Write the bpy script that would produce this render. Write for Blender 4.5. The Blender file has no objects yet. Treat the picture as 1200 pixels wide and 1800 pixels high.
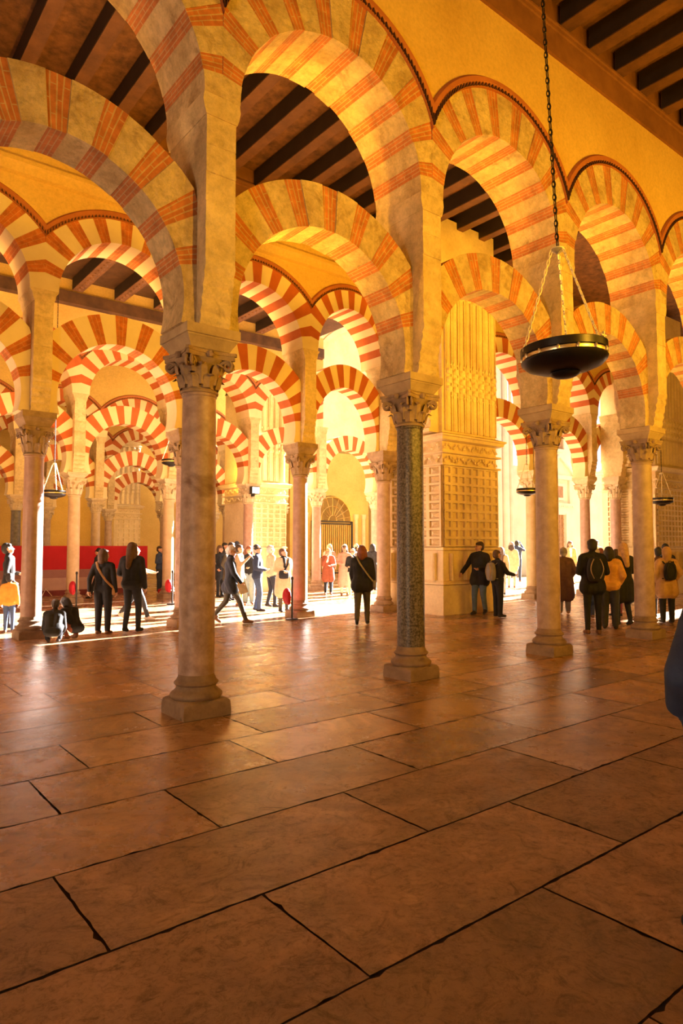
import bpy, math, random
import numpy as np
from mathutils import Vector, Matrix, Quaternion

R = math.radians
random.seed(7)
SC = bpy.context.scene
COL = SC.collection
PI = math.pi

# ---------------------------------------------------------------- materials
MATS = {}


def nodes_of(name):
    m = bpy.data.materials.new(name)
    m.use_nodes = True
    nt = m.node_tree
    b = nt.nodes['Principled BSDF']
    return m, nt, b


def ramp(nt, a, b, p0=.3, p1=.7):
    r = nt.nodes.new('ShaderNodeValToRGB')
    r.color_ramp.elements[0].position = p0
    r.color_ramp.elements[1].position = p1
    r.color_ramp.elements[0].color = (*a, 1)
    r.color_ramp.elements[1].color = (*b, 1)
    return r


def noise(nt, scale, detail=6, rough=.6, vec=None, dist=0):
    n = nt.nodes.new('ShaderNodeTexNoise')
    n.inputs['Scale'].default_value = scale
    n.inputs['Detail'].default_value = detail
    n.inputs['Roughness'].default_value = rough
    n.inputs['Distortion'].default_value = dist
    if vec is not None:
        nt.links.new(vec, n.inputs['Vector'])
    return n


def pos(nt):
    return nt.nodes.new('ShaderNodeNewGeometry').outputs['Position']


def objco(nt):
    return nt.nodes.new('ShaderNodeTexCoord').outputs['Object']


def add_bump(nt, b, h, strength, dist=.02):
    bp = nt.nodes.new('ShaderNodeBump')
    bp.inputs['Strength'].default_value = strength
    bp.inputs['Distance'].default_value = dist
    nt.links.new(h, bp.inputs['Height'])
    nt.links.new(bp.outputs['Normal'], b.inputs['Normal'])


def pmat(name, c1, c2, scale=2.5, rough=.8, bump=.3, bscale=25, metal=0, p0=.3, p1=.7, local=False, stain=None, spec=.4, bdist=.02, fine=None):
    """A noise-mottled solid with a second, finer noise as bump."""
    if name in MATS:
        return MATS[name]
    m, nt, b = nodes_of(name)
    v = objco(nt) if local else pos(nt)
    n = noise(nt, scale, 8, .65, v)
    r = ramp(nt, c1, c2, p0, p1)
    nt.links.new(n.outputs['Fac'], r.inputs['Fac'])
    out = r.outputs['Color']
    if stain:
        n2 = noise(nt, stain[1], 5, .7, v, .5)
        r2 = ramp(nt, (0, 0, 0), (1, 1, 1), stain[2], stain[2] + .12)
        nt.links.new(n2.outputs['Fac'], r2.inputs['Fac'])
        mx = nt.nodes.new('ShaderNodeMixRGB')
        nt.links.new(r2.outputs['Color'], mx.inputs['Fac'])
        nt.links.new(out, mx.inputs['Color1'])
        mx.inputs['Color2'].default_value = (*stain[0], 1)
        out = mx.outputs['Color']
    if fine:
        n3 = noise(nt, fine[0], 7, .8, v)
        r3 = ramp(nt, (fine[1],) * 3, (1.06, 1.06, 1.06), .32, .58)
        nt.links.new(n3.outputs['Fac'], r3.inputs['Fac'])
        mx = nt.nodes.new('ShaderNodeMixRGB')
        mx.blend_type = 'MULTIPLY'
        mx.inputs['Fac'].default_value = 1
        nt.links.new(out, mx.inputs['Color1'])
        nt.links.new(r3.outputs['Color'], mx.inputs['Color2'])
        out = mx.outputs['Color']
    nt.links.new(out, b.inputs['Base Color'])
    b.inputs['Roughness'].default_value = rough
    b.inputs['Metallic'].default_value = metal
    b.inputs['Specular IOR Level'].default_value = spec
    if bump:
        nb = noise(nt, bscale, 6, .7, v)
        add_bump(nt, b, nb.outputs['Fac'], bump, bdist)
    MATS[name] = m
    return m


def brickmat(name, c1, c2, mortar, bw, rh, ms=.012):
    m, nt, b = nodes_of(name)
    uv = nt.nodes.new('ShaderNodeUVMap')
    uv.uv_map = 'UVMap'
    br = nt.nodes.new('ShaderNodeTexBrick')
    nt.links.new(uv.outputs['UV'], br.inputs['Vector'])
    br.inputs['Color1'].default_value = (*c1, 1)
    br.inputs['Color2'].default_value = (*c2, 1)
    br.inputs['Mortar'].default_value = (*mortar, 1)
    br.inputs['Scale'].default_value = 1
    br.inputs['Brick Width'].default_value = bw
    br.inputs['Row Height'].default_value = rh
    br.inputs['Mortar Size'].default_value = ms
    br.inputs['Mortar Smooth'].default_value = .3
    n = noise(nt, 6, 8, .7, pos(nt))
    r = ramp(nt, (.45, .42, .38), (1.2, 1.15, 1.1), .3, .65)
    nt.links.new(n.outputs['Fac'], r.inputs['Fac'])
    mx = nt.nodes.new('ShaderNodeMixRGB')
    mx.blend_type = 'MULTIPLY'
    mx.inputs['Fac'].default_value = .8
    nt.links.new(br.outputs['Color'], mx.inputs['Color1'])
    nt.links.new(r.outputs['Color'], mx.inputs['Color2'])
    nt.links.new(mx.outputs['Color'], b.inputs['Base Color'])
    b.inputs['Roughness'].default_value = .85
    add_bump(nt, b, br.outputs['Fac'], -.5, .012)
    MATS[name] = m
    return m


STONE = pmat('limestone', (.46, .30, .13), (.80, .61, .33), 2.2, .85, 1.0, 12, p0=.28, p1=.66, stain=((.42, .27, .12), 2.6, .57), bdist=.035, fine=(11, .66))
STONE_B = pmat('painted cream stone', (.70, .55, .30), (.82, .68, .42), 1.2, .85, .2, 18)
PIERST = pmat('pier limestone', (.56, .40, .19), (.82, .64, .36), 1.6, .85, .9, 9, stain=((.44, .31, .16), 1.9, .60), bdist=.03, fine=(9, .72))
BRICK = brickmat('red brick', (.50, .165, .045), (.60, .22, .065), (.56, .38, .18), .27, .044, .0055)
BRICK_B = brickmat('painted red brick', (.52, .15, .03), (.58, .19, .04), (.60, .30, .10), .29, .06, .004)
REDP = pmat('red paint', (.40, .092, .022), (.52, .135, .032), 3, .8, .2, 30)
PLASTER = pmat('yellow plaster', (.60, .37, .09), (.74, .50, .15), .8, .9, .25, 6, fine=(16, .84))
MOULD = pmat('terracotta moulding', (.36, .11, .035), (.50, .17, .05), 2, .8, .3, 20)
DARKT = pmat('dark dentil', (.05, .02, .012), (.10, .04, .02), 5, .8, .1)
WOOD = pmat('dark ceiling timber', (.05, .022, .010), (.12, .055, .022), 3, .7, .4, 20)
WOODBM = pmat('beam underside', (.10, .042, .016), (.20, .085, .032), 3, .7, .4, 20)
WOODB = pmat('brown ceiling boards', (.09, .04, .015), (.32, .14, .05), 5, .75, .4, 20)
WOODF = pmat('reddish timber frieze', (.17, .065, .02), (.30, .125, .04), 2, .7, .3, 12)
WOODS = pmat('black beam', (.018, .010, .007), (.035, .02, .012), 3, .7, .3)
CARVED = pmat('carved stone', (.66, .50, .27), (.84, .68, .42), 1.4, .8, .3, 26, fine=(13, .9))
CARVEDW = pmat('white carved stone', (.44, .40, .33), (.56, .52, .44), 1.1, .8, .2, 22)
CAPST = pmat('capital stone', (.26, .17, .10), (.48, .33, .20), 6, .85, .5, 40)
CAPSTL = pmat('pale capital stone', (.50, .38, .24), (.72, .57, .38), 6, .85, .5, 40)
BASEST = pmat('worn base stone', (.20, .125, .075), (.40, .265, .165), 5, .75, .7, 22, stain=((.12, .08, .05), 4, .62))
SHAFTS = {
    'pink': pmat('pink grey marble', (.30, .19, .15), (.54, .38, .31), 9, .42, .15, 60, stain=((.22, .12, .08), 1.7, .6)),
    'dark': pmat('dark grey granite', (.045, .037, .03), (.22, .18, .145), 38, .35, .08, 80, p0=.4, p1=.62),
    'tan': pmat('tan marble', (.36, .24, .17), (.54, .38, .28), 7, .42, .12, 60),
    'rose': pmat('rose marble', (.34, .20, .15), (.48, .30, .23), 8, .35, .1, 60),
    'gold': pmat('honey marble', (.46, .32, .19), (.60, .44, .28), 5, .45, .12, 50),
    'slate': pmat('slate grey marble', (.10, .085, .07), (.2, .17, .14), 9, .4, .1, 60),
}


def floormat():
    m, nt, b = nodes_of('polished stone slabs')
    at = nt.nodes.new('ShaderNodeAttribute')
    at.attribute_name = 'tone'
    v = pos(nt)
    add = nt.nodes.new('ShaderNodeVectorMath')
    add.operation = 'MULTIPLY_ADD'
    nt.links.new(at.outputs['Color'], add.inputs[0])
    add.inputs[1].default_value = (37, 51, 13)
    nt.links.new(v, add.inputs[2])
    n1 = noise(nt, 1.3, 10, .68, add.outputs[0], 1.2)
    r1 = ramp(nt, (.27, .155, .09), (.60, .35, .175), .34, .66)
    nt.links.new(n1.outputs['Fac'], r1.inputs['Fac'])
    n2 = noise(nt, 4.5, 10, .75, add.outputs[0], 2.2)
    r2 = ramp(nt, (.30, .25, .21), (1, 1, 1), .34, .50)
    nt.links.new(n2.outputs['Fac'], r2.inputs['Fac'])
    mx = nt.nodes.new('ShaderNodeMixRGB')
    mx.blend_type = 'MULTIPLY'
    mx.inputs['Fac'].default_value = .75
    nt.links.new(r1.outputs['Color'], mx.inputs['Color1'])
    nt.links.new(r2.outputs['Color'], mx.inputs['Color2'])
    n4 = noise(nt, 26, 6, .8, add.outputs[0], .6)
    r4 = ramp(nt, (.55, .5, .46), (1.05, 1.05, 1.05), .33, .52)
    nt.links.new(n4.outputs['Fac'], r4.inputs['Fac'])
    mx4 = nt.nodes.new('ShaderNodeMixRGB')
    mx4.blend_type = 'MULTIPLY'
    nt.links.new(mx.outputs['Color'], mx4.inputs['Color1'])
    nt.links.new(r4.outputs['Color'], mx4.inputs['Color2'])
    mx = mx4
    sep = nt.nodes.new('ShaderNodeSeparateColor')
    nt.links.new(at.outputs['Color'], sep.inputs[0])
    mr = nt.nodes.new('ShaderNodeMapRange')
    mr.inputs['To Min'].default_value = .62
    mr.inputs['To Max'].default_value = 1.15
    nt.links.new(sep.outputs[0], mr.inputs['Value'])
    mw = nt.nodes.new('ShaderNodeMapRange')
    mw.inputs['To Min'].default_value = .25
    nt.links.new(sep.outputs[1], mw.inputs['Value'])
    nt.links.new(mw.outputs[0], mx4.inputs['Fac'])
    hs = nt.nodes.new('ShaderNodeHueSaturation')
    nt.links.new(mr.outputs[0], hs.inputs['Value'])
    nt.links.new(mx.outputs['Color'], hs.inputs['Color'])
    nt.links.new(hs.outputs['Color'], b.inputs['Base Color'])
    n3 = noise(nt, 3, 6, .7, add.outputs[0])
    mr2 = nt.nodes.new('ShaderNodeMapRange')
    mr2.inputs['From Min'].default_value = .3
    mr2.inputs['From Max'].default_value = .7
    mr2.inputs['To Min'].default_value = .13
    mr2.inputs['To Max'].default_value = .30
    nt.links.new(n3.outputs['Fac'], mr2.inputs['Value'])
    ad = nt.nodes.new('ShaderNodeMath')
    ad.operation = 'MULTIPLY_ADD'
    nt.links.new(sep.outputs[1], ad.inputs[0])
    ad.inputs[1].default_value = .30
    nt.links.new(mr2.outputs[0], ad.inputs[2])
    nt.links.new(ad.outputs[0], b.inputs['Roughness'])
    b.inputs['Specular IOR Level'].default_value = .36
    nb = noise(nt, 9, 10, .8, add.outputs[0], 1)
    add_bump(nt, b, nb.outputs['Fac'], .2, .012)
    return m


FLOOR = floormat()
GROUT = pmat('dark joint', (.05, .032, .02), (.09, .06, .035), 8, .9, .2)

# ---------------------------------------------------------------- mesh builder


class MB:
    def __init__(s):
        s.v, s.f, s.m, s.uv = [], [], [], []

    def face(s, pts, m=0, uv=None):
        b = len(s.v)
        s.v += [tuple(p) for p in pts]
        s.f.append(tuple(range(b, b + len(pts))))
        s.m.append(m)
        s.uv.append(uv or [(0, 0)] * len(pts))

    def poly(s, verts, faces, m=0):
        b = len(s.v)
        s.v += [tuple(p) for p in verts]
        for f in faces:
            s.f.append(tuple(b + i for i in f))
            s.m.append(m)
            s.uv.append([(0, 0)] * len(f))

    def box(s, x0, x1, y0, y1, z0, z1, m=0, T=None):
        vs = [(x, y, z) for z in (z0, z1) for y in (y0, y1) for x in (x0, x1)]
        if T:
            vs = [T(*v) for v in vs]
        s.poly(vs, [(0, 2, 3, 1), (4, 5, 7, 6), (0, 1, 5, 4), (1, 3, 7, 5), (3, 2, 6, 7), (2, 0, 4, 6)], m)

    def lathe(s, prof, n=24, c=(0, 0, 0), m=0, caps=True, T=None, sx=1, sy=1):
        vs = []
        for r, z in prof:
            for k in range(n):
                a = 2 * PI * k / n
                vs.append((c[0] + sx * r * math.cos(a), c[1] + sy * r * math.sin(a), c[2] + z))
        fs = []
        for i in range(len(prof) - 1):
            for k in range(n):
                k2 = (k + 1) % n
                fs.append((i * n + k, i * n + k2, (i + 1) * n + k2, (i + 1) * n + k))
        if caps:
            fs.append(tuple(range(n - 1, -1, -1)))
            fs.append(tuple((len(prof) - 1) * n + k for k in range(n)))
        if T:
            vs = [T(*v) for v in vs]
        s.poly(vs, fs, m)

    def tube(s, pts, r, n=6, closed=False, m=0, flat=None):
        pts = [Vector(p) for p in pts]
        L = len(pts)
        vs, fs = [], []
        up0 = None
        for i, p in enumerate(pts):
            if closed:
                t = pts[(i + 1) % L] - pts[i - 1]
            else:
                t = pts[min(i + 1, L - 1)] - pts[max(i - 1, 0)]
            t.normalize()
            if up0 is None:
                up0 = Vector((0, 0, 1)) if abs(t.z) < .9 else Vector((1, 0, 0))
            sd = t.cross(up0)
            sd.normalize()
            up = sd.cross(t)
            up0 = up
            rr = r[i] if isinstance(r, (list, tuple)) else r
            for k in range(n):
                a = 2 * PI * k / n
                vs.append(p + sd * (rr * math.cos(a)) + up * (rr * (flat or 1) * math.sin(a)))
        for i in range(L if closed else L - 1):
            j = (i + 1) % L
            for k in range(n):
                k2 = (k + 1) % n
                fs.append((i * n + k, i * n + k2, j * n + k2, j * n + k))
        if not closed:
            fs.append(tuple(range(n - 1, -1, -1)))
            fs.append(tuple((L - 1) * n + k for k in range(n)))
        s.poly(vs, fs, m)

    def extrude(s, poly, lo, hi, T, m=0):
        """poly of (a, b) extruded along c from lo to hi; T(a, b, c) -> point."""
        n = len(poly)
        vs = [T(a, b, lo) for a, b in poly] + [T(a, b, hi) for a, b in poly]
        fs = [(i, (i + 1) % n, n + (i + 1) % n, n + i) for i in range(n)]
        fs += [tuple(range(n - 1, -1, -1)), tuple(range(n, 2 * n))]
        s.poly(vs, fs, m)

    def mesh(s, name, mats, smooth=None):
        me = bpy.data.meshes.new(name)
        me.from_pydata(s.v, [], s.f)
        for m in mats:
            me.materials.append(m)
        me.polygons.foreach_set('material_index', s.m)
        ul = me.uv_layers.new(name='UVMap')
        ul.data.foreach_set('uv', [c for f in s.uv for p in f for c in p])
        me.validate()
        if smooth is not None:
            me.polygons.foreach_set('use_smooth', [True] * len(me.polygons))
            me.set_sharp_from_angle(angle=R(smooth))
        me.update()
        return me

    def build(s, name, mats, parent=None, smooth=None):
        if not isinstance(mats, (list, tuple)):
            mats = [mats]
        return link(name, s.mesh(name, mats, smooth), parent)


def link(name, me, parent=None, loc=None, rz=0, sx=1):
    o = bpy.data.objects.new(name, me)
    COL.objects.link(o)
    if parent:
        o.parent = parent
    if loc:
        o.location = loc
    if rz:
        o.rotation_euler.z = rz
    if sx != 1:
        o.scale.x = sx
    return o


def thing(name, label, cat, loc=(0, 0, 0), rz=0, group=None):
    o = bpy.data.objects.new(name, None)
    COL.objects.link(o)
    o.empty_display_size = .2
    o.location = loc
    o.rotation_euler.z = rz
    return tag(o, label, cat, group)


def tag(o, label, cat, group=None):
    o['label'] = label
    o['category'] = cat
    o['kind'] = 'thing'
    if group:
        o['group'] = group
    return o


def struct(o):
    o['kind'] = 'structure'
    return o


# ---------------------------------------------------------------- arcade rows
XA, YA = 3.139, 6.234
ROWS = {
    'near': dict(Y=YA, zn=3.22, zc=3.62, zi=3.84, lc=4.09, lR=1.20, lO=1.71, lt=.235, uc=6.12, uR=1.30, zm=6.47, Rm=1.75, ut=.43, style='brick'),
    'second': dict(Y=13.218, zn=3.35, zc=3.85, zi=4.12, lc=4.45, lR=1.19, lO=1.77, lt=.235, uc=6.34, uR=1.25, zm=6.12, Rm=2.08, ut=.43, style='mix'),
    'third': dict(Y=20.684, zn=3.18, zc=3.70, zi=3.86, lc=4.30, lR=1.18, lO=1.74, lt=.235, uc=6.20, uR=1.25, zm=6.12, Rm=2.0, ut=.43, style='paint'),
    'fourth': dict(Y=27.634, zn=3.05, zc=3.46, zi=3.62, lc=3.92, lR=1.15, lO=1.74, lt=.235, uc=6.10, uR=1.25, zm=6.0, Rm=2.0, ut=.43, style='paint'),
    'rearmost': dict(Y=34.6, zn=3.0, zc=3.4, zi=3.6, lc=3.9, lR=1.15, lO=1.72, lt=.235, uc=6.05, uR=1.25, zm=6.0, Rm=2.0, ut=.43, style='paint'),
}


def arch_voussoirs(mb, zc, R0, outer, t, segs, seed, jit):
    rnd = random.Random(seed)
    for a0, a1, m in segs:
        d = rnd.uniform(-jit, jit)
        dr = rnd.uniform(-jit, jit) * .7
        n = max(1, int(math.ceil((a1 - a0) / 4.0)))
        Ri = R0 + dr
        tt = t + d
        for k in range(n):
            p0, p1 = R(a0 + (a1 - a0) * k / n), R(a0 + (a1 - a0) * (k + 1) / n)
            o0, o1 = outer(p0), outer(p1)

            def P(a, r, y):
                return (r * math.cos(a), y, zc + r * math.sin(a))
            off = R0 * R(a0)
            s0, s1 = R0 * p0 - off, R0 * p1 - off
            mb.face([P(p0, Ri, -tt), P(p0, o0, -tt), P(p1, o1, -tt), P(p1, Ri, -tt)], m, [(0, s0), (o0 - Ri, s0), (o1 - Ri, s1), (0, s1)])
            mb.face([P(p0, Ri, tt), P(p1, Ri, tt), P(p1, o1, tt), P(p0, o0, tt)], m, [(0, s0), (0, s1), (o1 - Ri, s1), (o0 - Ri, s0)])
            mb.face([P(p0, Ri, tt), P(p0, Ri, -tt), P(p1, Ri, -tt), P(p1, Ri, tt)], m, [(2 * tt, s0), (0, s0), (0, s1), (2 * tt, s1)])
            mb.face([P(p0, o0, -tt), P(p0, o0, tt), P(p1, o1, tt), P(p1, o1, -tt)], m, [(0, s0), (2 * tt, s0), (2 * tt, s1), (0, s1)])
        for a in (a0, a1):
            p = R(a)
            o = outer(p)
            mb.face([P(p, Ri, -tt), P(p, o, -tt), P(p, o, tt), P(p, Ri, tt)], m)


def split_segs(lo, plain, nred, wred):
    """Plain springers, then red / stone voussoirs symmetric about the crown."""
    segs = [(lo, plain, 0), (180 - plain, 180 - lo, 0)]
    span = 180 - 2 * plain
    wst = (span - nred * wred) / (nred - 1)
    a = plain
    for i in range(nred):
        segs.append((a, a + wred, 1))
        a += wred
        if i < nred - 1:
            segs.append((a, a + wst, 0))
            a += wst
    return segs


def lower_arch_mesh(q, style, seed):
    mb = MB()
    hw = 1.5 - .163
    lo = math.degrees(math.asin((q['zi'] - q['lc']) / q['lR']))

    def outer(a):
        c = abs(math.cos(a))
        return min(q['lO'], hw / c if c > 1e-6 else 9)
    if style == 'brick':
        segs = split_segs(lo, 15, 9, 7.6)
    elif style == 'mix':
        segs = split_segs(lo, 13, 9, 8.2)
    else:
        segs = split_segs(lo, 8, 10, 8.6)
    arch_voussoirs(mb, q['lc'], q['lR'], outer, q['lt'], segs, seed, .008 if style == 'brick' else .003)
    mats = {'brick': [STONE, BRICK], 'mix': [STONE_B, BRICK_B], 'paint': [STONE_B, REDP]}[style]
    return mb.mesh('striped lower arch', mats)


def upper_arch_mesh(q, style, seed):
    mb = MB()
    uc, zm, Ri = q['uc'], q['zm'], q['Rm'] - .16

    def outer(a):
        c, s = math.cos(a), math.sin(a)
        d0 = (zm - uc)
        d = d0 * s + math.sqrt(max(1e-6, Ri * Ri - (d0 * c) ** 2))
        e = 1.5 / abs(c) if abs(c) > 1e-6 else 9
        return e if uc + e * s < zm + math.sqrt(max(0, Ri * Ri - 2.25)) else min(d, e)
    if style == 'brick':
        segs = split_segs(0, 9, 10, 7)
    elif style == 'mix':
        segs = split_segs(0, 12, 9, 8.5)
    else:
        segs = split_segs(0, 12, 9, 9)
    arch_voussoirs(mb, uc, q['uR'], outer, q['ut'], segs, seed, .008 if style == 'brick' else .003)
    mats = {'brick': [STONE, BRICK], 'mix': [STONE_B, BRICK_B], 'paint': [STONE_B, REDP]}[style]
    return mb.mesh('striped upper arch', mats)


def moulding_mesh(q):
    """Terracotta archivolt with a row of dark saw teeth along its inner edge."""
    mb = MB()
    zm, Ro = q['zm'], q['Rm']
    Ri = Ro - .16
    y0, y1 = -q['ut'] + .02, -q['ut'] - .05
    n = 60
    a_lo = math.acos(min(1, 1.5 / Ro))

    def pt(r, a, y):
        lo_ = math.acos(min(1, 1.5 / r))
        a = lo_ + (PI - 2 * lo_) * (a - a_lo) / (PI - 2 * a_lo)
        return (r * math.cos(a), y, zm + r * math.sin(a))
    prof = [(Ri, y0), (Ri, y1 + .02), (Ri + .05, y1 + .02), (Ri + .07, y1), (Ri + .13, y1), (Ro, y1 + .035), (Ro, y0)]
    for k in range(n):
        a0 = a_lo + (PI - 2 * a_lo) * k / n
        a1 = a_lo + (PI - 2 * a_lo) * (k + 1) / n
        for (r0, ya), (r1, yb) in zip(prof, prof[1:]):
            mb.face([pt(r0, a0, ya), pt(r1, a0, yb), pt(r1, a1, yb), pt(r0, a1, ya)], 0)
    nt = int(Ri * (PI - 2 * a_lo) / .062)
    for k in range(nt):
        a = a_lo + (PI - 2 * a_lo) * (k + .5) / nt
        w = .30 * (PI - 2 * a_lo) / nt
        r0, r1 = Ri + .008, Ri + .058
        yy, yt = y1 + .021, y1 - .006
        A, B, Cc = pt(r0, a - w, yt), pt(r0, a + w, yt), pt(r1, a, yt)
        A2, B2, C2 = pt(r0, a - w, yy), pt(r0, a + w, yy), pt(r1, a, yy)
        mb.face([A, Cc, B], 1)
        mb.face([A2, C2, Cc, A], 1)
        mb.face([C2, B2, B, Cc], 1)
    return mb.mesh('dentil archivolt', [MOULD, DARKT])


def pier_mesh(q, rough):
    """Pier standing on the impost: slim across the arcade, deep through it, with rolled corbels at its foot."""
    mb = MB()
    zi, uc, hu, D = q['zi'], q['uc'], .163, q['ut'] - .012
    prof = [(.30, zi)]
    z, y = zi, .30
    nr = 5
    dz, dy = .125, (D - .30) / nr
    for k in range(nr):
        for j in range(1, 6):
            a = PI * j / 5
            prof.append((y + dy * j / 5 + .022 * math.sin(a), z + dz * j / 5))
        z += dz
        y += dy
    zt = uc - .22
    zs = [z + (zt - z) * k / 5 for k in range(1, 6)]
    rnd = random.Random(int(q['Y'] * 10))
    for zz in zs[:-1]:
        e = rnd.uniform(-.006, .006) * rough
        prof += [(D + e, zz - .006), (D - .008 * rough, zz), (D + rnd.uniform(-.006, .006) * rough, zz + .006)]
    prof.append((D, zt))
    poly = [(-y, z) for y, z in prof] + [(y, z) for y, z in reversed(prof)]
    mb.extrude(poly, -hu, hu, lambda a, b, c: (c, a, b))
    m1 = mb.mesh('stone pier', [PIERST], 35)
    mb = MB()
    fl = [(hu, zt), (hu + .01, zt), (hu + .03, zt + .06), (hu + .045, zt + .14), (1.5 - q['uR'], zt + .20), (1.5 - q['uR'], uc), (0, uc)]
    pl = [(x, z) for x, z in fl] + [(-x, z) for x, z in reversed(fl[:-1])]
    mb.extrude(pl, -q['ut'], q['ut'], lambda a, b, c: (a, c, b))
    return m1, mb.mesh('pier head', [PIERST], 35)


def leaf(mb, a, r0, z0, z1, w, curl, m=0):
    """One acanthus leaf: a curved, pointed strip with a raised midrib that curls outward at its tip."""
    n = 6
    vs = []
    ca, sa = math.cos(a), math.sin(a)
    for i in range(n + 1):
        t = i / n
        if t < .8:
            rr = r0 + .02 + .035 * t + curl * .35 * t * t
            zz = z0 + (z1 - z0) * (t / .8)
        else:
            k = (t - .8) / .2
            rr = r0 + .05 + curl * (.25 + .75 * k)
            zz = z1 - .35 * (z1 - z0) * k * k * .5
        ww = w * (1.0 - .25 * abs(t - .45)) * (1 - .75 * max(0, t - .75) / .25)
        for s, e in ((-1, 0), (-.5, .008), (0, .022), (.5, .008), (1, 0)):
            x, y = rr + e, s * ww
            vs.append((ca * x - sa * y, sa * x + ca * y, zz))
    fs = []
    for i in range(n):
        for j in range(4):
            b = i * 5 + j
            fs.append((b, b + 1, b + 6, b + 5))
    mb.poly(vs, fs, m)


def capital_mesh(q, mat, name='capital'):
    mb = MB()
    z0, z1 = q['zn'], q['zc']
    h = z1 - z0
    ab = .075
    mb.lathe([(.165, z0 - .02), (.19, z0 - .012), (.195, z0 + .005), (.185, z0 + .02), (.17, z0 + .025), (.172, z0 + .3 * h), (.185, z0 + .55 * h), (.215, z0 + .72 * h), (.25, z1 - ab)], 24)
    for k in range(8):
        leaf(mb, 2 * PI * k / 8, .165, z0 + .03, z0 + .40 * h, .062, .055)
        leaf(mb, 2 * PI * (k + .5) / 8, .17, z0 + .06, z0 + .68 * h, .062, .075)
    for k in range(4):
        a = PI / 4 + k * PI / 2
        ca, sa = math.cos(a), math.sin(a)
        for sgn in (-1, 1):                      # corner volutes, two scrolls each
            pts = []
            for i in range(15):
                t = i / 14
                ang = t * 2.6 * PI
                rad = .055 * (1 - .72 * t)
                pts.append((.30 + rad * math.sin(ang) * .9, sgn * .026, z1 - ab - .055 + rad * math.cos(ang)))
            pts = [(.2, sgn * .03, z0 + .62 * h)] + [(.24, sgn * .03, z1 - ab - .03)] + pts
            mb.tube([(ca * x - sa * y, sa * x + ca * y, z) for x, y, z in pts], .017, 6)
        leaf(mb, a, .20, z0 + .45 * h, z1 - ab - .03, .045, .1)
        a2 = k * PI / 2                          # the flower in the middle of each side
        fx, fy = .235 * math.cos(a2), .235 * math.sin(a2)
        mb.lathe([(.0, -.04), (.03, -.03), (.045, 0), (.03, .03), (0, .04)], 8, (fx, fy, z1 - ab * .5), caps=False)
    m1 = mb.mesh(name, [mat], 40)
    mb = MB()
    pl = []
    for k in range(4):                           # abacus with concave sides
        a = k * PI / 2
        for i in range(8):
            t = -1 + 2 * i / 7
            x, y = .215 + .055 * t * t, .265 * t
            if abs(t) == 1:
                x, y = .27, .25 * t
            pl.append((math.cos(a) * x - math.sin(a) * y, math.sin(a) * x + math.cos(a) * y))
    mb.extrude(pl, z1 - ab, z1 - .03, lambda a, b, c: (a, b, c))
    mb.extrude([(x * 1.05, y * 1.05) for x, y in pl], z1 - .032, z1, lambda a, b, c: (a, b, c))
    return m1, mb.mesh('abacus', [mat], 40)


def impost_mesh(q, mat):
    mb = MB()
    z0, z1 = q['zc'], q['zi']
    h = z1 - z0
    prof = [(0, .0), (.02, .05), (.045, .25), (.075, .45), (.085, .5), (.085, .55), (.10, .58), (.10, 1.0)]
    rings = []
    for d, t in prof:
        x, y = .195 + d, .215 + d
        z = z0 + h * t
        rings.append([(-x, -y, z), (x, -y, z), (x, y, z), (-x, y, z)])
    for a, b in zip(rings, rings[1:]):
        for i in range(4):
            j = (i + 1) % 4
            mb.face([a[i], a[j], b[j], b[i]])
    mb.face(rings[0][::-1])
    mb.face(rings[-1])
    return mb.mesh('impost', [mat])


def plinth_mesh():
    mb = MB()
    rnd = random.Random(3)
    a, h, n = .253, .165, 6
    # worn square slab: chamfered, slightly chipped rim
    def ring(e, z, j):
        out = []
        for s in range(4):
            for i in range(n):
                t = -1 + 2 * i / n
                x, y = (a - e) * t, -(a - e)
                for _ in range(s):
                    x, y = -y, x
                k = rnd.uniform(-j, j)
                out.append((x + k, y + rnd.uniform(-j, j), z + rnd.uniform(-j, j) * .6))
        return out
    rs = [ring(0, 0, 0), ring(0, .05, .004), ring(.004, .12, .005), ring(.006, h - .02, .006), ring(.03, h, .006)]
    N = 4 * n
    vs = [p for r_ in rs for p in r_]
    fs = []
    for i in range(len(rs) - 1):
        for k in range(N):
            k2 = (k + 1) % N
            fs.append((i * N + k, i * N + k2, (i + 1) * N + k2, (i + 1) * N + k))
    fs.append(tuple((len(rs) - 1) * N + k for k in range(N)))
    mb.poly(vs, fs)
    return mb.mesh('plinth', [BASEST], 50)


def torus_prof(r, z, h, b, n=5):
    return [(r + b * math.sin(PI * i / n), z + h * i / n) for i in range(n + 1)]


def base_mesh():
    mb = MB()
    pr = torus_prof(.225, .155, .085, .035) + [(.215, .245), (.198, .265), (.196, .285)] + torus_prof(.195, .29, .05, .027) + [(.192, .345), (.192, .36), (.181, .375), (.178, .40)]
    mb.lathe(pr, 32)
    return mb.mesh('base', [BASEST], 40)


def shaft_mesh(q, mat):
    mb = MB()
    z1 = q['zn']
    pr = [(.178, .39)]
    for i in range(1, 9):
        t = i / 9
        pr.append((.178 - .010 * t * t, .39 + (z1 - .05 - .39) * t))
    pr += [(.168, z1 - .05), (.178, z1 - .04), (.178, z1 - .015), (.17, z1 - .005)]
    mb.lathe(pr, 32)
    return mb.mesh('shaft', [mat], 40)


PLINTH, BASE = plinth_mesh(), base_mesh()
CACHE = {}


def cached(key, fn):
    if key not in CACHE:
        CACHE[key] = fn()
    return CACHE[key]


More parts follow.
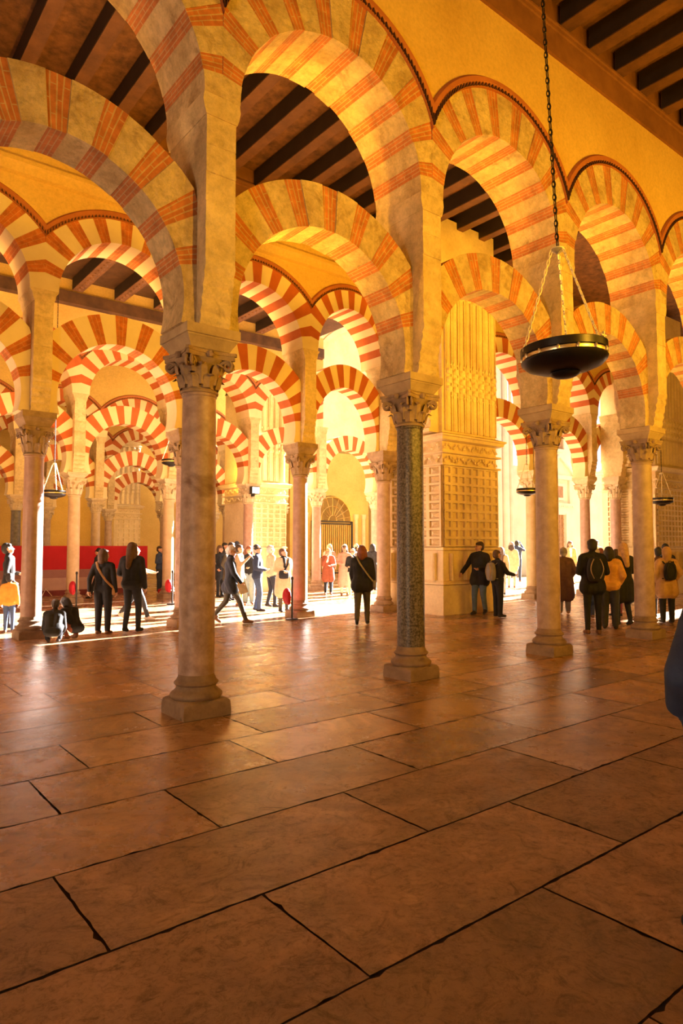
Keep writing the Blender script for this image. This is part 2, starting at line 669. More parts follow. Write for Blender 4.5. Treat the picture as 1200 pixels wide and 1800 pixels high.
def column(row, x, shaft, label, capm=None, y=None, rz=0):
    q = ROWS[row]
    capm = capm or CAPST
    t = thing('column', label, 'column', (x, q['Y'] if y is None else y, 0), 0, None)
    link('plinth', PLINTH, t)
    link('base', BASE, t, rz=rz)
    link('shaft', cached((row, 'sh', shaft), lambda: shaft_mesh(q, SHAFTS[shaft])), t, rz=rz)
    c1, c2 = cached((row, 'cap', capm.name), lambda: capital_mesh(q, capm))
    link('abacus', c2, link('capital', c1, t))
    link('impost', cached((row, 'imp', capm.name), lambda: impost_mesh(q, capm if row != 'near' else PIERIMP)), t)
    return t


PIERIMP = pmat('impost stone', (.36, .25, .14), (.60, .44, .25), 3, .85, .4, 16)


def pier(row, x, label, y=None):
    q = ROWS[row]
    o = thing('arch_pier', label, 'pier', (x, q['Y'] if y is None else y, 0))
    m1, m2 = cached((row, 'pier'), lambda: pier_mesh(q, 1 if row == 'near' else .3))
    link('pier_shaft', m1, o)
    link('pier_head', m2, o)
    return o


def bay(row, x0, x1, lab, seed=0, upper=True, style=None):
    """Both arches between the supports at x0 and x1."""
    q = ROWS[row]
    style = style or q['style']
    sx = (x1 - x0) / 3.0
    c = ((x0 + x1) / 2, q['Y'], 0)
    lo = link('lower_arch', cached((row, 'lo', style, seed % 3), lambda: lower_arch_mesh(q, style, seed % 3)), None, c, 0, sx)
    tag(lo, 'lower striped arch ' + lab, 'arch')
    if upper:
        up = link('upper_arch', cached((row, 'up', style, seed % 3), lambda: upper_arch_mesh(q, style, seed % 3)), None, c, 0, sx)
        tag(up, 'upper striped arch ' + lab, 'arch')
        link('dentil_moulding', cached((row, 'mo'), lambda: moulding_mesh(q)), up)


def spandrel(name, row, bays, ztop, mat=PLASTER):
    q = ROWS[row]
    mb = MB()
    zm, Ro, t = q['zm'], q['Rm'] - .02, q['ut']
    n = 28
    for x0, x1 in bays:
        c, hw = (x0 + x1) / 2, (x1 - x0) / 2
        k = hw / 1.5
        for i in range(n):
            a, b = -1.5 + 3 * i / n, -1.5 + 3 * (i + 1) / n
            za, zb = [zm + math.sqrt(max(0, Ro * Ro - s * s)) for s in (a, b)]
            for y in (q['Y'] - t, q['Y'] + t):
                mb.face([(c + a * k, y, za), (c + b * k, y, zb), (c + b * k, y, ztop), (c + a * k, y, ztop)])
            mb.face([(c + a * k, q['Y'] - t, za), (c + a * k, q['Y'] + t, za), (c + b * k, q['Y'] + t, zb), (c + b * k, q['Y'] - t, zb)])
    return struct(mb.build(name, mat))

# ---------------------------------------------------------------- floor


def build_floor():
    ys = [-4.2, -3.4, -2.6, -1.85, -1.1, -.35, .45, 1.25, 2.03, 2.825, 3.63, 4.43, 5.21, 5.97, 6.67]
    rnd = random.Random(11)
    while ys[-1] < 40:
        ys.append(ys[-1] + rnd.uniform(.62, .85))
    known = {1.25: [-.2, 1.35, 2.88, 4.6], 2.03: [.3, 1.775, 3.66, 5.2], 2.825: [1.05, 2.92, 4.575, 6.3], 3.63: [.2, 2.0, 3.66, 5.26, 6.9],
             4.43: [-.3, 1.32, 2.93, 4.5, 5.9], 5.21: [.1, 1.75, 3.30, 5.0, 6.5], 5.97: [-.1, 1.2, 2.67, 4.3]}
    mb = MB()
    tones = []
    g = .005
    for y0, y1 in zip(ys, ys[1:]):
        if y0 in known:
            xs = list(known[y0])
        else:
            xs = [rnd.uniform(-1, 0)]
        while xs[0] > -9:
            xs.insert(0, xs[0] - rnd.uniform(1.0, 1.9))
        while xs[-1] < 48:
            xs.append(xs[-1] + rnd.uniform(1.0, 1.9))
        for x0, x1 in zip(xs, xs[1:]):
            a = [rnd.uniform(-.002, .004) for _ in range(8)]
            cs = [(x0 + g + a[0], y0 + g + a[1]), (x1 - g + a[2], y0 + g + a[3]), (x1 - g + a[4], y1 - g + a[5]), (x0 + g + a[6], y1 - g + a[7])]
            if y0 < 6.5 and x1 > -2 and x0 < 14:          # ragged, chipped rims on the slabs close by
                pts = []
                for q_ in range(4):
                    (ax, ay), (bx, by) = cs[q_], cs[(q_ + 1) % 4]
                    m_ = 34 if q_ % 2 == 0 else 18
                    for t_ in range(m_):
                        f_ = t_ / m_
                        j_ = abs(rnd.gauss(0, .0028)) + (rnd.uniform(.006, .016) if rnd.random() < .05 else 0)
                        nx, ny = [(0, 1), (-1, 0), (0, -1), (1, 0)][q_]
                        pts.append((ax + (bx - ax) * f_ + nx * j_, ay + (by - ay) * f_ + ny * j_, 0))
                mb.face(pts, 0)
            else:
                mb.face([(x_, y_, 0) for x_, y_ in cs], 0)
            nearness = min(1, max(0, (3.9 - y0 - .12 * (x0 - 2)) / 1.7))          # the slabs by the viewer are unpolished and darker in tone
            tones.append((rnd.random() * (1 - .5 * nearness), min(1, max(0, nearness * .8 + rnd.uniform(-.12, .3))), rnd.random(), 1))
    mb.face([(-10, -5, -.012), (49, -5, -.012), (49, 41, -.012), (-10, 41, -.012)], 1)
    tones.append((.5, .5, .5, 1))
    me = mb.mesh('floor', [FLOOR, GROUT])
    at = me.attributes.new('tone', 'FLOAT_COLOR', 'FACE')
    at.data.foreach_set('color', [c for t in tones for c in t])
    struct(link('floor', me))


build_floor()

# ---------------------------------------------------------------- arcades
ORD = ['first', 'second', 'third', 'fourth', 'fifth', 'sixth', 'seventh', 'eighth', 'ninth']


def A(i):
    return XA + 3 * i


# the nearest row
near_desc = {
    -1: ('tan', 'tan marble column just past the left edge carrying the nearest arch'),
    0: ('pink', 'thick pinkish grey marble column, the nearest one, with a stained foot'),
    1: ('dark', 'dark speckled grey granite column in the nearest row'),
    2: ('tan', 'tan marble column standing behind the big hanging lamp'),
    3: ('tan', 'tan column at the right edge beside the waiting crowd'),
    4: ('rose', 'marble column beyond the right edge in the nearest row'),
    5: ('rose', 'second marble column beyond the right edge in the nearest row'),
}
near_pier = {
    -1: 'stone pier just past the left edge carrying the nearest arch',
    0: 'tall stone pier above the thick pinkish column, shaded on its left side',
    1: 'stone pier with rolled corbels above the dark granite column',
    2: 'stone pier behind the chains of the big hanging lamp',
    3: 'stone pier with rolled corbels near the right edge',
    4: 'stone pier beyond the right edge in the nearest row',
    5: 'second stone pier beyond the right edge in the nearest row',
}
near_bay = {
    -1: 'cut by the left edge, left of the nearest column',
    0: 'between the nearest pinkish column and the dark granite column',
    1: 'between the dark granite column and the column behind the big lamp',
    2: 'between the column behind the big lamp and the rightmost column',
    3: 'at the right edge, right of the rightmost near column',
    4: 'beyond the right edge in the nearest row',
}
for i in range(-1, 6):
    column('near', A(i), near_desc[i][0], near_desc[i][1], rz=i * 1.3)
    pier('near', A(i), near_pier[i])
for i in range(-1, 5):
    bay('near', A(i), A(i + 1), near_bay[i], i + 1)
spandrel('wall_front', 'near', [(A(i), A(i + 1)) for i in range(-1, 5)], 10.15)

# the second row
B0 = 3.332
BX = [B0 - 6, B0 - 3, B0, B0 + 3, B0 + 6, 11.83]
bsh = ['tan', 'tan', 'rose', 'pink', 'rose', 'tan']
bdesc = ['column out of sight to the left in the second row', 'column just past the left edge in the second row',
         'rosy brown marble column at far left beside two crouching visitors', 'column half hidden behind the thick nearest column',
         'rosy column beside the black post with a red cord, right of the walking group', 'rosy column half hidden behind the dark granite column']
for i, x in enumerate(BX):
    yy = 13.0 if i == 5 else None
    column('second', x, bsh[i], bdesc[i], y=yy, rz=i)
    pier('second', x, 'pier on the ' + bdesc[i].split(',')[0], y=yy)
B5, B6, B7 = 18.5, 21.65, 22.62
B7 = 22.5
for x, s, d, yy in [(B5, 'gold', 'honey column behind the small lamp, left of the column behind the big lamp', None), (B6, 'rose', 'rosy column in front of the bright white inner facade', None),
                    (B7, 'rose', 'rosy column set against the carved block at right', 12.55)]:
    column('second', x, s, d, CAPSTL, y=yy, rz=x)
    pier('second', x, 'pier on the ' + d.split(',')[0], y=yy)
bl = ['past the left edge', 'left of the leftmost rosy column', 'right of the leftmost rosy column',
      'just right of the thick nearest column', 'just left of the dark granite column']
for i in range(5):
    bay('second', BX[i], BX[i + 1], 'in the second row, ' + bl[i], i, style='mix' if i < 3 else 'paint')
bay('second', 14.9, B5, 'in the second row, just right of the tall carved block', 1, style='paint')
bay('second', B5, B6, 'in the second row, in front of the white inner facade', 2, style='paint')
bay('second', B6, 24.65, 'in the second row, dying into the carved block at right', 1, style='paint')
spandrel('wall_middle', 'second', [(BX[i], BX[i + 1]) for i in range(5)] + [(14.9, B5), (B5, B6), (B6, 24.65)], 10.15)
mbl = MB()
for x0, x1 in ((11.83, 12.15), (14.29, 14.9)):
    mbl.box(x0, x1, 13.218 - .43, 13.218 + .43, 6.3, 10.15)
struct(mbl.build('wall_crossing_side', PLASTER))
mbl = MB()
mbl.extrude([(12.788, 8.30), (12.70, 8.33), (12.66, 8.45), (12.62, 8.48), (12.62, 8.56), (12.788, 8.60)], -3, 14.3, lambda a, b, c: (c, a, b))
struct(mbl.build('trim_1', PLASTER))

# third row
C0 = 3.359
csh = ['tan', 'gold', 'gold', 'gold', 'rose', 'rose', 'tan', 'tan']
cn = {-1: 'column past the left edge in the third row', 0: 'second column past the left edge in the third row',
      1: 'honey column in front of the red screen, behind the standing black post', 2: 'honey column by the right end of the red screen',
      3: 'honey column with a bright floodlight on its capital', 4: 'pale rosy column right of the grid carved block',
      5: 'rosy column far back beside the visitors with raised arms'}
for i in range(-1, 6):
    d = cn[i]
    column('third', C0 + 3 * i, csh[i + 1], d, CAPSTL, rz=i)
    pier('third', C0 + 3 * i, 'pier above the ' + d)
for i in range(-1, 5):
    bay('third', C0 + 3 * i, C0 + 3 * i + 3, 'in the third row, ' + ['past the left edge', 'at the left edge', 'above the left half of the red screen', 'above the right end of the red screen',
        'left of the column with the floodlight', 'far back left of the dark granite column'][i + 1], i + 1, upper=i < 4)
spandrel('wall_rear', 'third', [(C0 + 3 * i, C0 + 3 * i + 3) for i in range(-1, 4)], 9.6)
mbl = MB()
mbl.extrude([(20.25, 8.75), (20.12, 8.80), (20.12, 9.15), (20.25, 9.15)], -3, 15.3, lambda a, b, c: (c, a, b))
struct(mbl.build('trim_2', WOOD))

# fourth and rearmost rows
for i in range(-1, 6):
    d = 'small %s column in the fourth row, %s from the left' % ('slate' if i == 1 else 'pale', ORD[i + 1])
    x = C0 + 3 * i
    column('fourth', x, 'slate' if i == 1 else ('gold', 'tan')[i % 2], d, CAPSTL, rz=i)
    pier('fourth', x, 'pier above the ' + d)
    if i < 5:
        bay('fourth', x, x + 3, 'of the fourth row, %s from the left' % ORD[i + 1], i + 1)
spandrel('wall_back', 'fourth', [(C0 + 3 * i, C0 + 3 * i + 3) for i in range(-1, 5)], 9.2)
for i in range(0, 6):
    d = 'tiny far column of the rearmost row, %s from the left' % ORD[i]
    x = C0 + 3 * i
    column('rearmost', x, 'tan', d, CAPSTL)
    pier('rearmost', x, 'pier above the ' + d)
    if i < 5:
        bay('rearmost', x, x + 3, 'of the rearmost row, %s from the left' % ORD[i], i + 1)
spandrel('wall_inner', 'rearmost', [(C0 + 3 * i, C0 + 3 * i + 3) for i in range(0, 5)], 9.2)

# ---------------------------------------------------------------- enclosing walls and ceilings

FY0 = 24.9


def slab(name, x0, x1, y0, y1, z0, z1, m):
    mb = MB()
    mb.box(x0, x1, y0, y1, z0, z1)
    return struct(mb.build(name, m))


mb = MB()
for y0, y1, z0, z1 in ((-5, -1.4, 0, 10.4), (1.8, 40, 0, 10.4), (-1.4, 1.8, 4.2, 10.4)):  # gap out of view, added for the daylight area light
    mb.box(-9.2, -9, y0, y1, z0, z1)
struct(mb.build('wall_left', PLASTER))
slab('sun_blocker_transept', 30.4, 30.6, FY0, 40, 0, 12, PLASTER)  # added wall, mostly hidden, keeps sun off the rear rows
slab('wall_behind', -9, 32, -4.4, -4.2, 0, 10.4, PLASTER)
mb = MB()
for y0, y1, z0, z1 in ((-4.4, 9.55, 0, 10.4), (10.25, 13.2, 0, 10.4), (9.55, 10.25, 0, 5.0), (9.55, 10.25, 6.9, 10.4)):  # high slot added out of view, throws a sun streak on the floor
    mb.box(32, 32.2, y0, y1, z0, z1)
struct(mb.build('wall_right', PLASTER))
slab('sun_blocker_side', 25.25, 32, 13.3, 13.5, 0, 10.4, PLASTER)  # added wall hidden behind the carved block, keeps sun off the near floor
slab('wall_far', -9, 40, 40, 40.2, 0, 12, PLASTER)
slab('ceiling_1', -9, 32, -4.2, YA + .43, 10.12, 10.25, WOODB)
slab('ceiling_2', -9, 32, YA + .43, 13.65, 10.12, 10.25, WOODB)
slab('ceiling_3', -9, 15.0, 13.65, 20.3, 9.55, 9.68, WOOD)
slab('ceiling_4', -9, 15.0, 20.3, 27.2, 9.15, 9.28, WOOD)
slab('ceiling_5', -9, 19.5, 27.2, 40, 9.15, 9.28, WOODB)


def frieze(name, y, z0, z1, x0, x1, m=WOODF):
    mb = MB()
    p = [(y, z0), (y - .05, z0), (y - .05, z1 - .10), (y - .075, z1 - .09), (y - .075, z1 - .04), (y - .10, z1 - .03), (y - .10, z1), (y - .012, z1), (y - .012, 10.12), (y, 10.12)]
    mb.extrude(p, x0, x1, lambda a, b, c: (c, a, b))
    return struct(mb.build(name, m))


frieze('trim_3', YA - .428, 9.23, 9.72, -3, 30)
frieze('trim_4', 13.218 - .428, 9.35, 9.75, -5, 30)


def beam(x, y0, y1, z0, z1, w, label, group, carved=False):
    mb = MB()
    mb.box(x, x + w, y0, y1, z0, z1, 0)
    # black flank on one side, brown underside board
    mb.box(x - .006, x, y0 + .01, y1 - .01, z0 + .02, z1 - .01, 1)
    if carved:
        n = int((y1 - y0) / .22)
        for k in range(n):
            yy = y0 + .1 + k * .22
            mb.lathe([(.07, 0), (.05, -.03), (.02, -.035)], 6, (x + w / 2, yy, z0))
    o = mb.build('ceiling_beam', [WOODBM, WOODS])
    tag(o, label, 'beam', group)


for k in range(14):
    beam(4.9 + .81 * k, -4.1, YA - .50, 9.74, 10.10, .24, 'timber beam crossing the ceiling of the nearest aisle', 'ceiling beams over the nearest aisle')
for k in range(18):
    beam(.9 + .85 * k, YA + .5, 12.74, 9.72, 10.10, .22, 'dark timber beam crossing the ceiling of the second aisle', 'ceiling beams over the second aisle')
for k in range(10):
    beam(1.0 + 1.25 * k, 13.7, 20.1, 9.18, 9.54, .3, 'carved brown beam crossing the ceiling of the third aisle', 'carved ceiling beams over the third aisle', True)

# ---------------------------------------------------------------- carved blocks of the inner church


def plane_map(o, u, n):
    o, u, n = Vector(o), Vector(u), Vector(n)
    return lambda a, d, z: tuple(o + u * a + n * d + Vector((0, 0, z)))


def coffers(mb, M, a0, a1, z0, z1, nx, nz, ins=.15, depth=.09, boss=.0, m=0, jitter=0):
    da, dz = (a1 - a0) / nx, (z1 - z0) / nz
    for i in range(nx):
        for j in range(nz):
            A0, Z0 = a0 + i * da, z0 + j * dz
            A1, Z1 = A0 + da, Z0 + dz
            ia, iz = da * ins, dz * ins
            o = [(A0, Z0), (A1, Z0), (A1, Z1), (A0, Z1)]
            n = [(A0 + ia, Z0 + iz), (A1 - ia, Z0 + iz), (A1 - ia, Z1 - iz), (A0 + ia, Z1 - iz)]
            for k in range(4):
                k2 = (k + 1) % 4
                mb.face([M(o[k][0], 0, o[k][1]), M(o[k2][0], 0, o[k2][1]), M(n[k2][0], 0, n[k2][1]), M(n[k][0], 0, n[k][1])], m)
                mb.face([M(n[k][0], 0, n[k][1]), M(n[k2][0], 0, n[k2][1]), M(n[k2][0], -depth, n[k2][1]), M(n[k][0], -depth, n[k][1])], m)
            c = ((A0 + A1) / 2, (Z0 + Z1) / 2)
            if boss:
                for k in range(4):
                    k2 = (k + 1) % 4
                    mb.face([M(n[k][0], -depth, n[k][1]), M(n[k2][0], -depth, n[k2][1]), M(c[0], boss, c[1])], m)
            else:
                mb.face([M(a, -depth, z) for a, z in n], m)


def leaves_band(mb, M, a0, a1, z0, z1, step, m=0):
    n = max(1, int((a1 - a0) / step))
    st = (a1 - a0) / n
    h = z1 - z0
    for k in range(n):
        c = a0 + (k + .5) * st
        f = 1 if k % 2 else -1
        for da, dz, rr in ((-.25, .5 + .2 * f, .26), (.2, .5 - .2 * f, .2), (0, .5, .14)):
            cc, zz, r = c + da * st, z0 + h * dz, rr * min(st, h)
            pts = [M(cc + r * math.cos(t), 0, zz + r * math.sin(t)) for t in [2 * PI * q_ / 6 for q_ in range(6)]]
            top = M(cc, r * .55, zz)
            for i in range(6):
                mb.face([pts[i], pts[(i + 1) % 6], top], m)


def flutes(mb, M, a0, a1, z0, z1, n, rows, m=0):
    """Reeded shafts with rounded heads, crossed by rows of carved balls."""
    w = (a1 - a0) / n
    for i in range(n):
        c = a0 + (i + .5) * w
        r = w * .36
        seg = 6
        arc = [(c + r * math.cos(PI - PI * k / seg), r * .75 * math.sin(PI * k / seg)) for k in range(seg + 1)]
        for (p0, d0), (p1, d1) in zip(arc, arc[1:]):
            mb.face([M(p0, d0, z0), M(p1, d1, z0), M(p1, d1, z1), M(p0, d0, z1)], m)
        for t in (0, 1):          # fillets between the reeds
            e = c - w / 2 + t * (w - .02)
            mb.box(e, e + .02, 0, .035, z0, z1, m, T=M)
        for zz in rows + [z1]:    # balls
            rb = w * .40
            vs, fs = [], []
            for ii in range(5):
                ph = -PI / 2 + PI * ii / 4
                for k in range(8):
                    th = 2 * PI * k / 8
                    vs.append(M(c + rb * math.cos(ph) * math.cos(th), .045 + rb * .8 * math.cos(ph) * math.sin(th), zz + rb * math.sin(ph)))
            for ii in range(4):
                for k in range(8):
                    fs.append((ii * 8 + k, ii * 8 + (k + 1) % 8, ii * 8 + 8 + (k + 1) % 8, ii * 8 + 8 + k))
            mb.poly(vs, fs, m)
        if rows:                  # leaf tufts above and below the balls
            for zz, s in ((max(rows) + w * .8, 1), (min(rows) - w * .8, -1)):
                for da in (-.28, 0, .28):
                    mb.face([M(c + (da - .12) * w, .05, zz - s * .04), M(c + (da + .12) * w, .05, zz - s * .04), M(c + da * 1.3 * w, .09, zz + s * .07)], m)


def ledge(mb, x0, x1, y0, y1, prof, m=0):
    """Moulding that runs round a block; prof of (outward, z)."""
    rings = [[(x0 - d, y0 - d, z), (x1 + d, y0 - d, z), (x1 + d, y1 + d, z), (x0 - d, y1 + d, z)] for d, z in prof]
    for a, b in zip(rings, rings[1:]):
        for i in range(4):
            j = (i + 1) % 4
            mb.face([a[i], a[j], b[j], b[i]], m)
    mb.face(rings[0][::-1], m)
    mb.face(rings[-1], m)


def carved_block(label, x0, x1, y0, y1, nx=8, ztop=9.9, side=True, flute_top=7.95, mat=CARVED, boss_front=0.0, rows=None, nz=9, zc=4.35):
    t = thing('carved_block', label, 'pillar', (x0, y0, 0))
    w, d = x1 - x0, y1 - y0
    rows = rows if rows is not None else [5.56, 5.78, 6.0]
    mb = MB()
    mb.box(0, w, 0, d, 0, ztop)
    mb.box(-.03, w + .03, -.03, d + .03, 0, .72)
    mb.build('core', mat, t)
    F = plane_map((0, -.06, 0), (1, 0, 0), (0, -1, 0))
    S = plane_map((-.06, d, 0), (0, -1, 0), (-1, 0, 0))
    zg = zc - .70
    mb = MB()
    coffers(mb, F, 0, w, 1.66, zg, nx, nz, boss=boss_front)
    mb.build('coffered_front', mat, t)
    if side:
        mb = MB()
        coffers(mb, S, .2, d, 1.66, zg, max(2, int(d / .42)), nz, ins=.13, depth=.06, boss=.03)
        mb.build('coffered_side', mat, t)
    mb = MB()
    for M, L in ((F, w), (S, d)):
        n = max(2, int(L / .45))
        for k in range(n):
            a = (k + .5) * L / n
            pr = [(a - .05, -.05), (a - .04, .015), (a, .04), (a + .04, .015), (a + .05, -.05)]
            for (p0, e0), (p1, e1) in zip(pr, pr[1:]):
                mb.face([M(p0, e0, .84), M(p1, e1, .84), M(p1, e1, 1.5), M(p0, e0, 1.5)])
            mb.face([M(p, e, 1.5) for p, e in pr])
    ledge(mb, 0, w, 0, d, [(.0, .72), (.07, .74), (.07, .78), (.03, .82), (0, .84)])
    ledge(mb, 0, w, 0, d, [(.0, 1.56), (.06, 1.58), (.06, 1.64), (.0, 1.66)])
    mb.build('baluster_band', mat, t)
    mb = MB()
    for M, L in ((F, w), (S, d)):
        leaves_band(mb, M, 0, L, zg + .06, zg + .28, .2)
        leaves_band(mb, M, 0, L, zg + .38, zg + .60, .16)
    ledge(mb, 0, w, 0, d, [(.0, zg), (.09, zg + .01), (.09, zg + .05), (.05, zg + .06)])
    ledge(mb, 0, w, 0, d, [(.05, zg + .3), (.1, zg + .31), (.1, zg + .35), (.06, zg + .36)])
    mb.build('leaf_frieze', mat, t)
    mb = MB()
    ledge(mb, 0, w, 0, d, [(.05, zg + .60), (.14, zg + .63), (.16, zg + .70), (.2, zg + .72), (.2, zg + .76), (.08, zg + .80), (.0, zg + .83)])
    mb.build('cornice', mat, t)
    mb = MB()
    flutes(mb, plane_map((0, -.015, 0), (1, 0, 0), (0, -1, 0)), .08, w - .02, zc + .17, flute_top, nx, rows)
    ledge(mb, .06, w, 0, d, [(.0, flute_top + .1), (.06, flute_top + .13), (.06, flute_top + .19), (.0, flute_top + .22)])
    mb.build('reeded_shaft', mat, t, 40)
    if side:
        mb = MB()           # scroll bracket on the left flank
        for yy in (.12, .78):
            pr = [(0, zc + .12), (-.34, zc + .12), (-.34, zc + .2), (-.28, zc + .24), (-.28, zc + .42), (-.36, zc + .46), (-.36, zc + .54), (-.26, zc + .6), (-.16, zc + .95), (-.2, zc + 1.15), (-.12, zc + 1.3), (-.16, zc + 1.5), (-.08, zc + 1.75), (0, zc + 1.9)]
            mb.extrude(pr, yy, yy + .40, lambda a, b, c: (a, c, b))
        leaves_band(mb, plane_map((-.3, d, 0), (0, -1, 0), (-1, 0, 0)), d - 1.2, d - .1, zc + .25, zc + .42, .15)
        mb.build('scroll_bracket', mat, t)
    return t


carved_block('tall carved stone block with coffered grid base and reeded shaft, centre right', 12.19, 14.25, 11.26, 13.25)
carved_block('carved stone block with small square grid at the right edge', 22.85, 25.0, 11.26, 13.25, nx=9, nz=11)
carved_block('pale carved block with square grid and reeds behind the floodlight column', 12.75, 14.4, 21.36, 23.1, nx=6, nz=9, zc=3.95, flute_top=7.4, rows=[5.25, 5.47, 5.69, 5.9], side=False)
carved_block('small far carved block seen above the red screen', 13.6, 15.1, 37.2, 38.6, nx=5, nz=6, zc=3.9, flute_top=7.2, rows=[4.75, 4.95], side=False)

# bright inner facade with a doorway, under the open daylight of the crossing
FY = 24.3
mb = MB()
mb.box(30.6, 44, FY, FY + .5, 0, 6.4)
mb.box(34.4, 39.2, FY, FY + .5, 6.4, 9.3)
struct(mb.build('wall_facade', CARVEDW))
slab('wall_crossing', 15.4, 22.4, FY + .3, FY + .8, 6.4, 14.5, CARVED)
mb = MB()
F = plane_map((30.7, FY, 0), (1, 0, 0), (0, -1, 0))
for a, r in ((.22, .18), (.75, .26), (1.25, .18)):
    pts = [(a - r, .06)] + [(a - r * math.cos(PI * k / 8), .06 + r * math.sin(PI * k / 8)) for k in range(9)] + [(a + r, .06)]
    for (p0, d0), (p1, d1) in zip(pts, pts[1:]):
        mb.face([F(p0, d0, .6), F(p1, d1, .6), F(p1, d1, 15), F(p0, d0, 15)])
mb.box(-.1, 1.6, 0, .30, 0, .6, T=F)
mb.box(-.05, 1.5, -.4, .06, 0, 15, T=F)
o = mb.build('clustered_pilaster', CARVEDW, None, 40)
tag(o, 'tall white clustered pilaster beside the bright opening of the crossing', 'pilaster')

t = thing('portal', 'white classical doorway with pediment and latticed brown door', 'doorway', (36.6, FY, 0))
F = plane_map((0, 0, 0), (1, 0, 0), (0, -1, 0))
mb = MB()
for s in (-1, 1):
    mb.box(s * 1.05 - .28, s * 1.05 + .28, 0, .18, 0, 4.1, T=F)
    mb.box(s * .78 - .1, s * .78 + .1, .0, .26, 0, 3.7, T=F)
mb.box(-1.35, 1.35, 0, .2, 3.65, 4.1, T=F)
mb.box(-1.5, 1.5, 0, .34, 4.1, 4.35, T=F)
for k in range(14):
    mb.box(-1.4 + .2 * k, -1.3 + .2 * k, .34, .39, 4.12, 4.2, T=F)
mb.box(-1.65, 1.65, 0, .3, 5.85, 6.1, T=F)
mb.box(-1.55, -1.25, 0, .16, 4.35, 5.85, T=F)
mb.box(1.25, 1.55, 0, .16, 4.35, 5.85, T=F)
mb.build('door_surround', CARVEDW, t)
mb = MB()
mb.extrude([(-1.7, 6.1), (1.7, 6.1), (0, 7.25)], 0, .16, lambda a, b, c: F(a, c, b))
for s in (-1, 1):
    mb.extrude([(s * 1.85, 6.1), (s * 1.6, 6.1), (0, 7.2), (0, 7.4)], 0, .34, lambda a, b, c: F(a, c, b))
mb.build('pediment', CARVEDW, t)
mb = MB()
BRN = pmat('brown door wood', (.16, .085, .04), (.28, .16, .08), 4, .6, .3)
mb.box(-.68, .68, 0, .05, 0, 3.65, T=F)
dr = mb.build('door', BRN, t)
mb = MB()
for k in range(5):
    mb.box(-.62 + .28 * k, -.54 + .28 * k, .05, .09, 0, 3.65, T=F)
for k in range(12):
    mb.box(-.68, .68, .05, .08, .25 + .28 * k, .31 + .28 * k, T=F)
mb.build('lattice', BRN, dr)
mb = MB()
mb.box(-.75, .75, 0, .1, 4.55, 5.6, T=F)
pf = mb.build('panel_frame', CARVEDW, t)
mb = MB()
mb.box(-.55, .55, .1, .14, 4.72, 5.42, T=F)
mb.build('dark_panel', BRN, pf)
t = thing('upper_window', 'tall upper opening above the white pediment', 'window', (36.9, FY, 7.75))
mb = MB()
mb.box(-.75, -.45, 0, .14, 0, 1.5, T=F)
mb.box(.45, .75, 0, .14, 0, 1.5, T=F)
mb.box(-.85, .85, 0, .2, -.18, 0, T=F)
mb.build('frame', CARVEDW, t)
mb = MB()
mb.box(-.45, .45, 0, .03, 0, 1.5, T=F)
mb.build('shutter', BRN, t)

# carved round band on the crossing wall
mb = MB()
cx, cz = 21.2, 8.8
for r0, r1, dd, st in ((3.3, 3.55, .1, 0), (3.62, 4.05, .16, 1), (4.1, 4.3, .1, 0), (4.4, 5.0, .2, 1)):
    n = 40
    for k in range(n):
        a0, a1 = PI * k / n, PI * (k + 1) / n
        if cx + r1 * math.cos(a0) > 22.4 and cx + r1 * math.cos(a1) > 22.4:
            continue
        q = [(cx + r * math.cos(a), cz + r * math.sin(a)) for r, a in ((r0, a0), (r1, a0), (r1, a1), (r0, a1))]
        q = [(min(x, 22.4), z) for x, z in q]
        y = FY + .3
        mb.face([(x, y - dd, z) for x, z in q])
        for i in range(4):
            j = (i + 1) % 4
            mb.face([(q[i][0], y, q[i][1]), (q[j][0], y, q[j][1]), (q[j][0], y - dd, q[j][1]), (q[i][0], y - dd, q[i][1])])
        if st:
            rm, am = (r0 + r1) / 2, (a0 + a1) / 2
            mb.lathe([(0, -.16), (.11, -.1), (.15, 0), (.11, .1), (0, .16)], 6, (min(22.3, cx + rm * math.cos(am)), y - dd, cz + rm * math.sin(am)), caps=False)
o = mb.build('carved_archivolt', CARVED)
tag(o, 'broad carved archivolt with leaf bosses on the pale crossing wall', 'arch')

# ---------------------------------------------------------------- metal grille far back
GOLD = pmat('gilded iron', (.55, .34, .08), (.8, .55, .18), 4, .35, 0, metal=.9)
IRON = pmat('black iron', (.015, .013, .012), (.035, .03, .026), 6, .45, .1)
t = thing('grille_gate', 'gilded iron grille gate with an arched top, far back', 'gate', (24.2, 31.0, 0))
mb = MB()
for k in range(19):
    x = -1.35 + .15 * k
    mb.tube([(x, 0, 0), (x, 0, 3.0)], .022, 6)
    mb.lathe([(.0, -.06), (.045, 0), (.0, .12)], 6, (x, 0, 1.5), caps=False)
mb.build('bars', GOLD, t)
mb = MB()
for z in (.1, 1.0, 2.95, 3.1):
    mb.box(-1.45, 1.45, -.03, .03, z, z + .07)
mb.box(-1.5, -1.38, -.05, .05, 0, 3.15)
mb.box(1.38, 1.5, -.05, .05, 0, 3.15)
mb.build('frame', IRON, t)
mb = MB()
for k in range(9):
    a = PI * (k + .5) / 9
    mb.tube([(.3 * math.cos(a), 0, 3.2 + .3 * math.sin(a)), (1.35 * math.cos(a), 0, 3.2 + 1.35 * math.sin(a))], .02, 6)
for r_ in (.3, .85, 1.4):
    mb.tube([(r_ * math.cos(PI * k / 20), 0, 3.17 + r_ * math.sin(PI * k / 20)) for k in range(21)], .028, 6)
mb.build('fan_top', GOLD, t)
t = thing('gate_wall', 'yellow panelled wall around the far grille gate', 'wall', (24.2, 31.15, 0))
mb = MB()
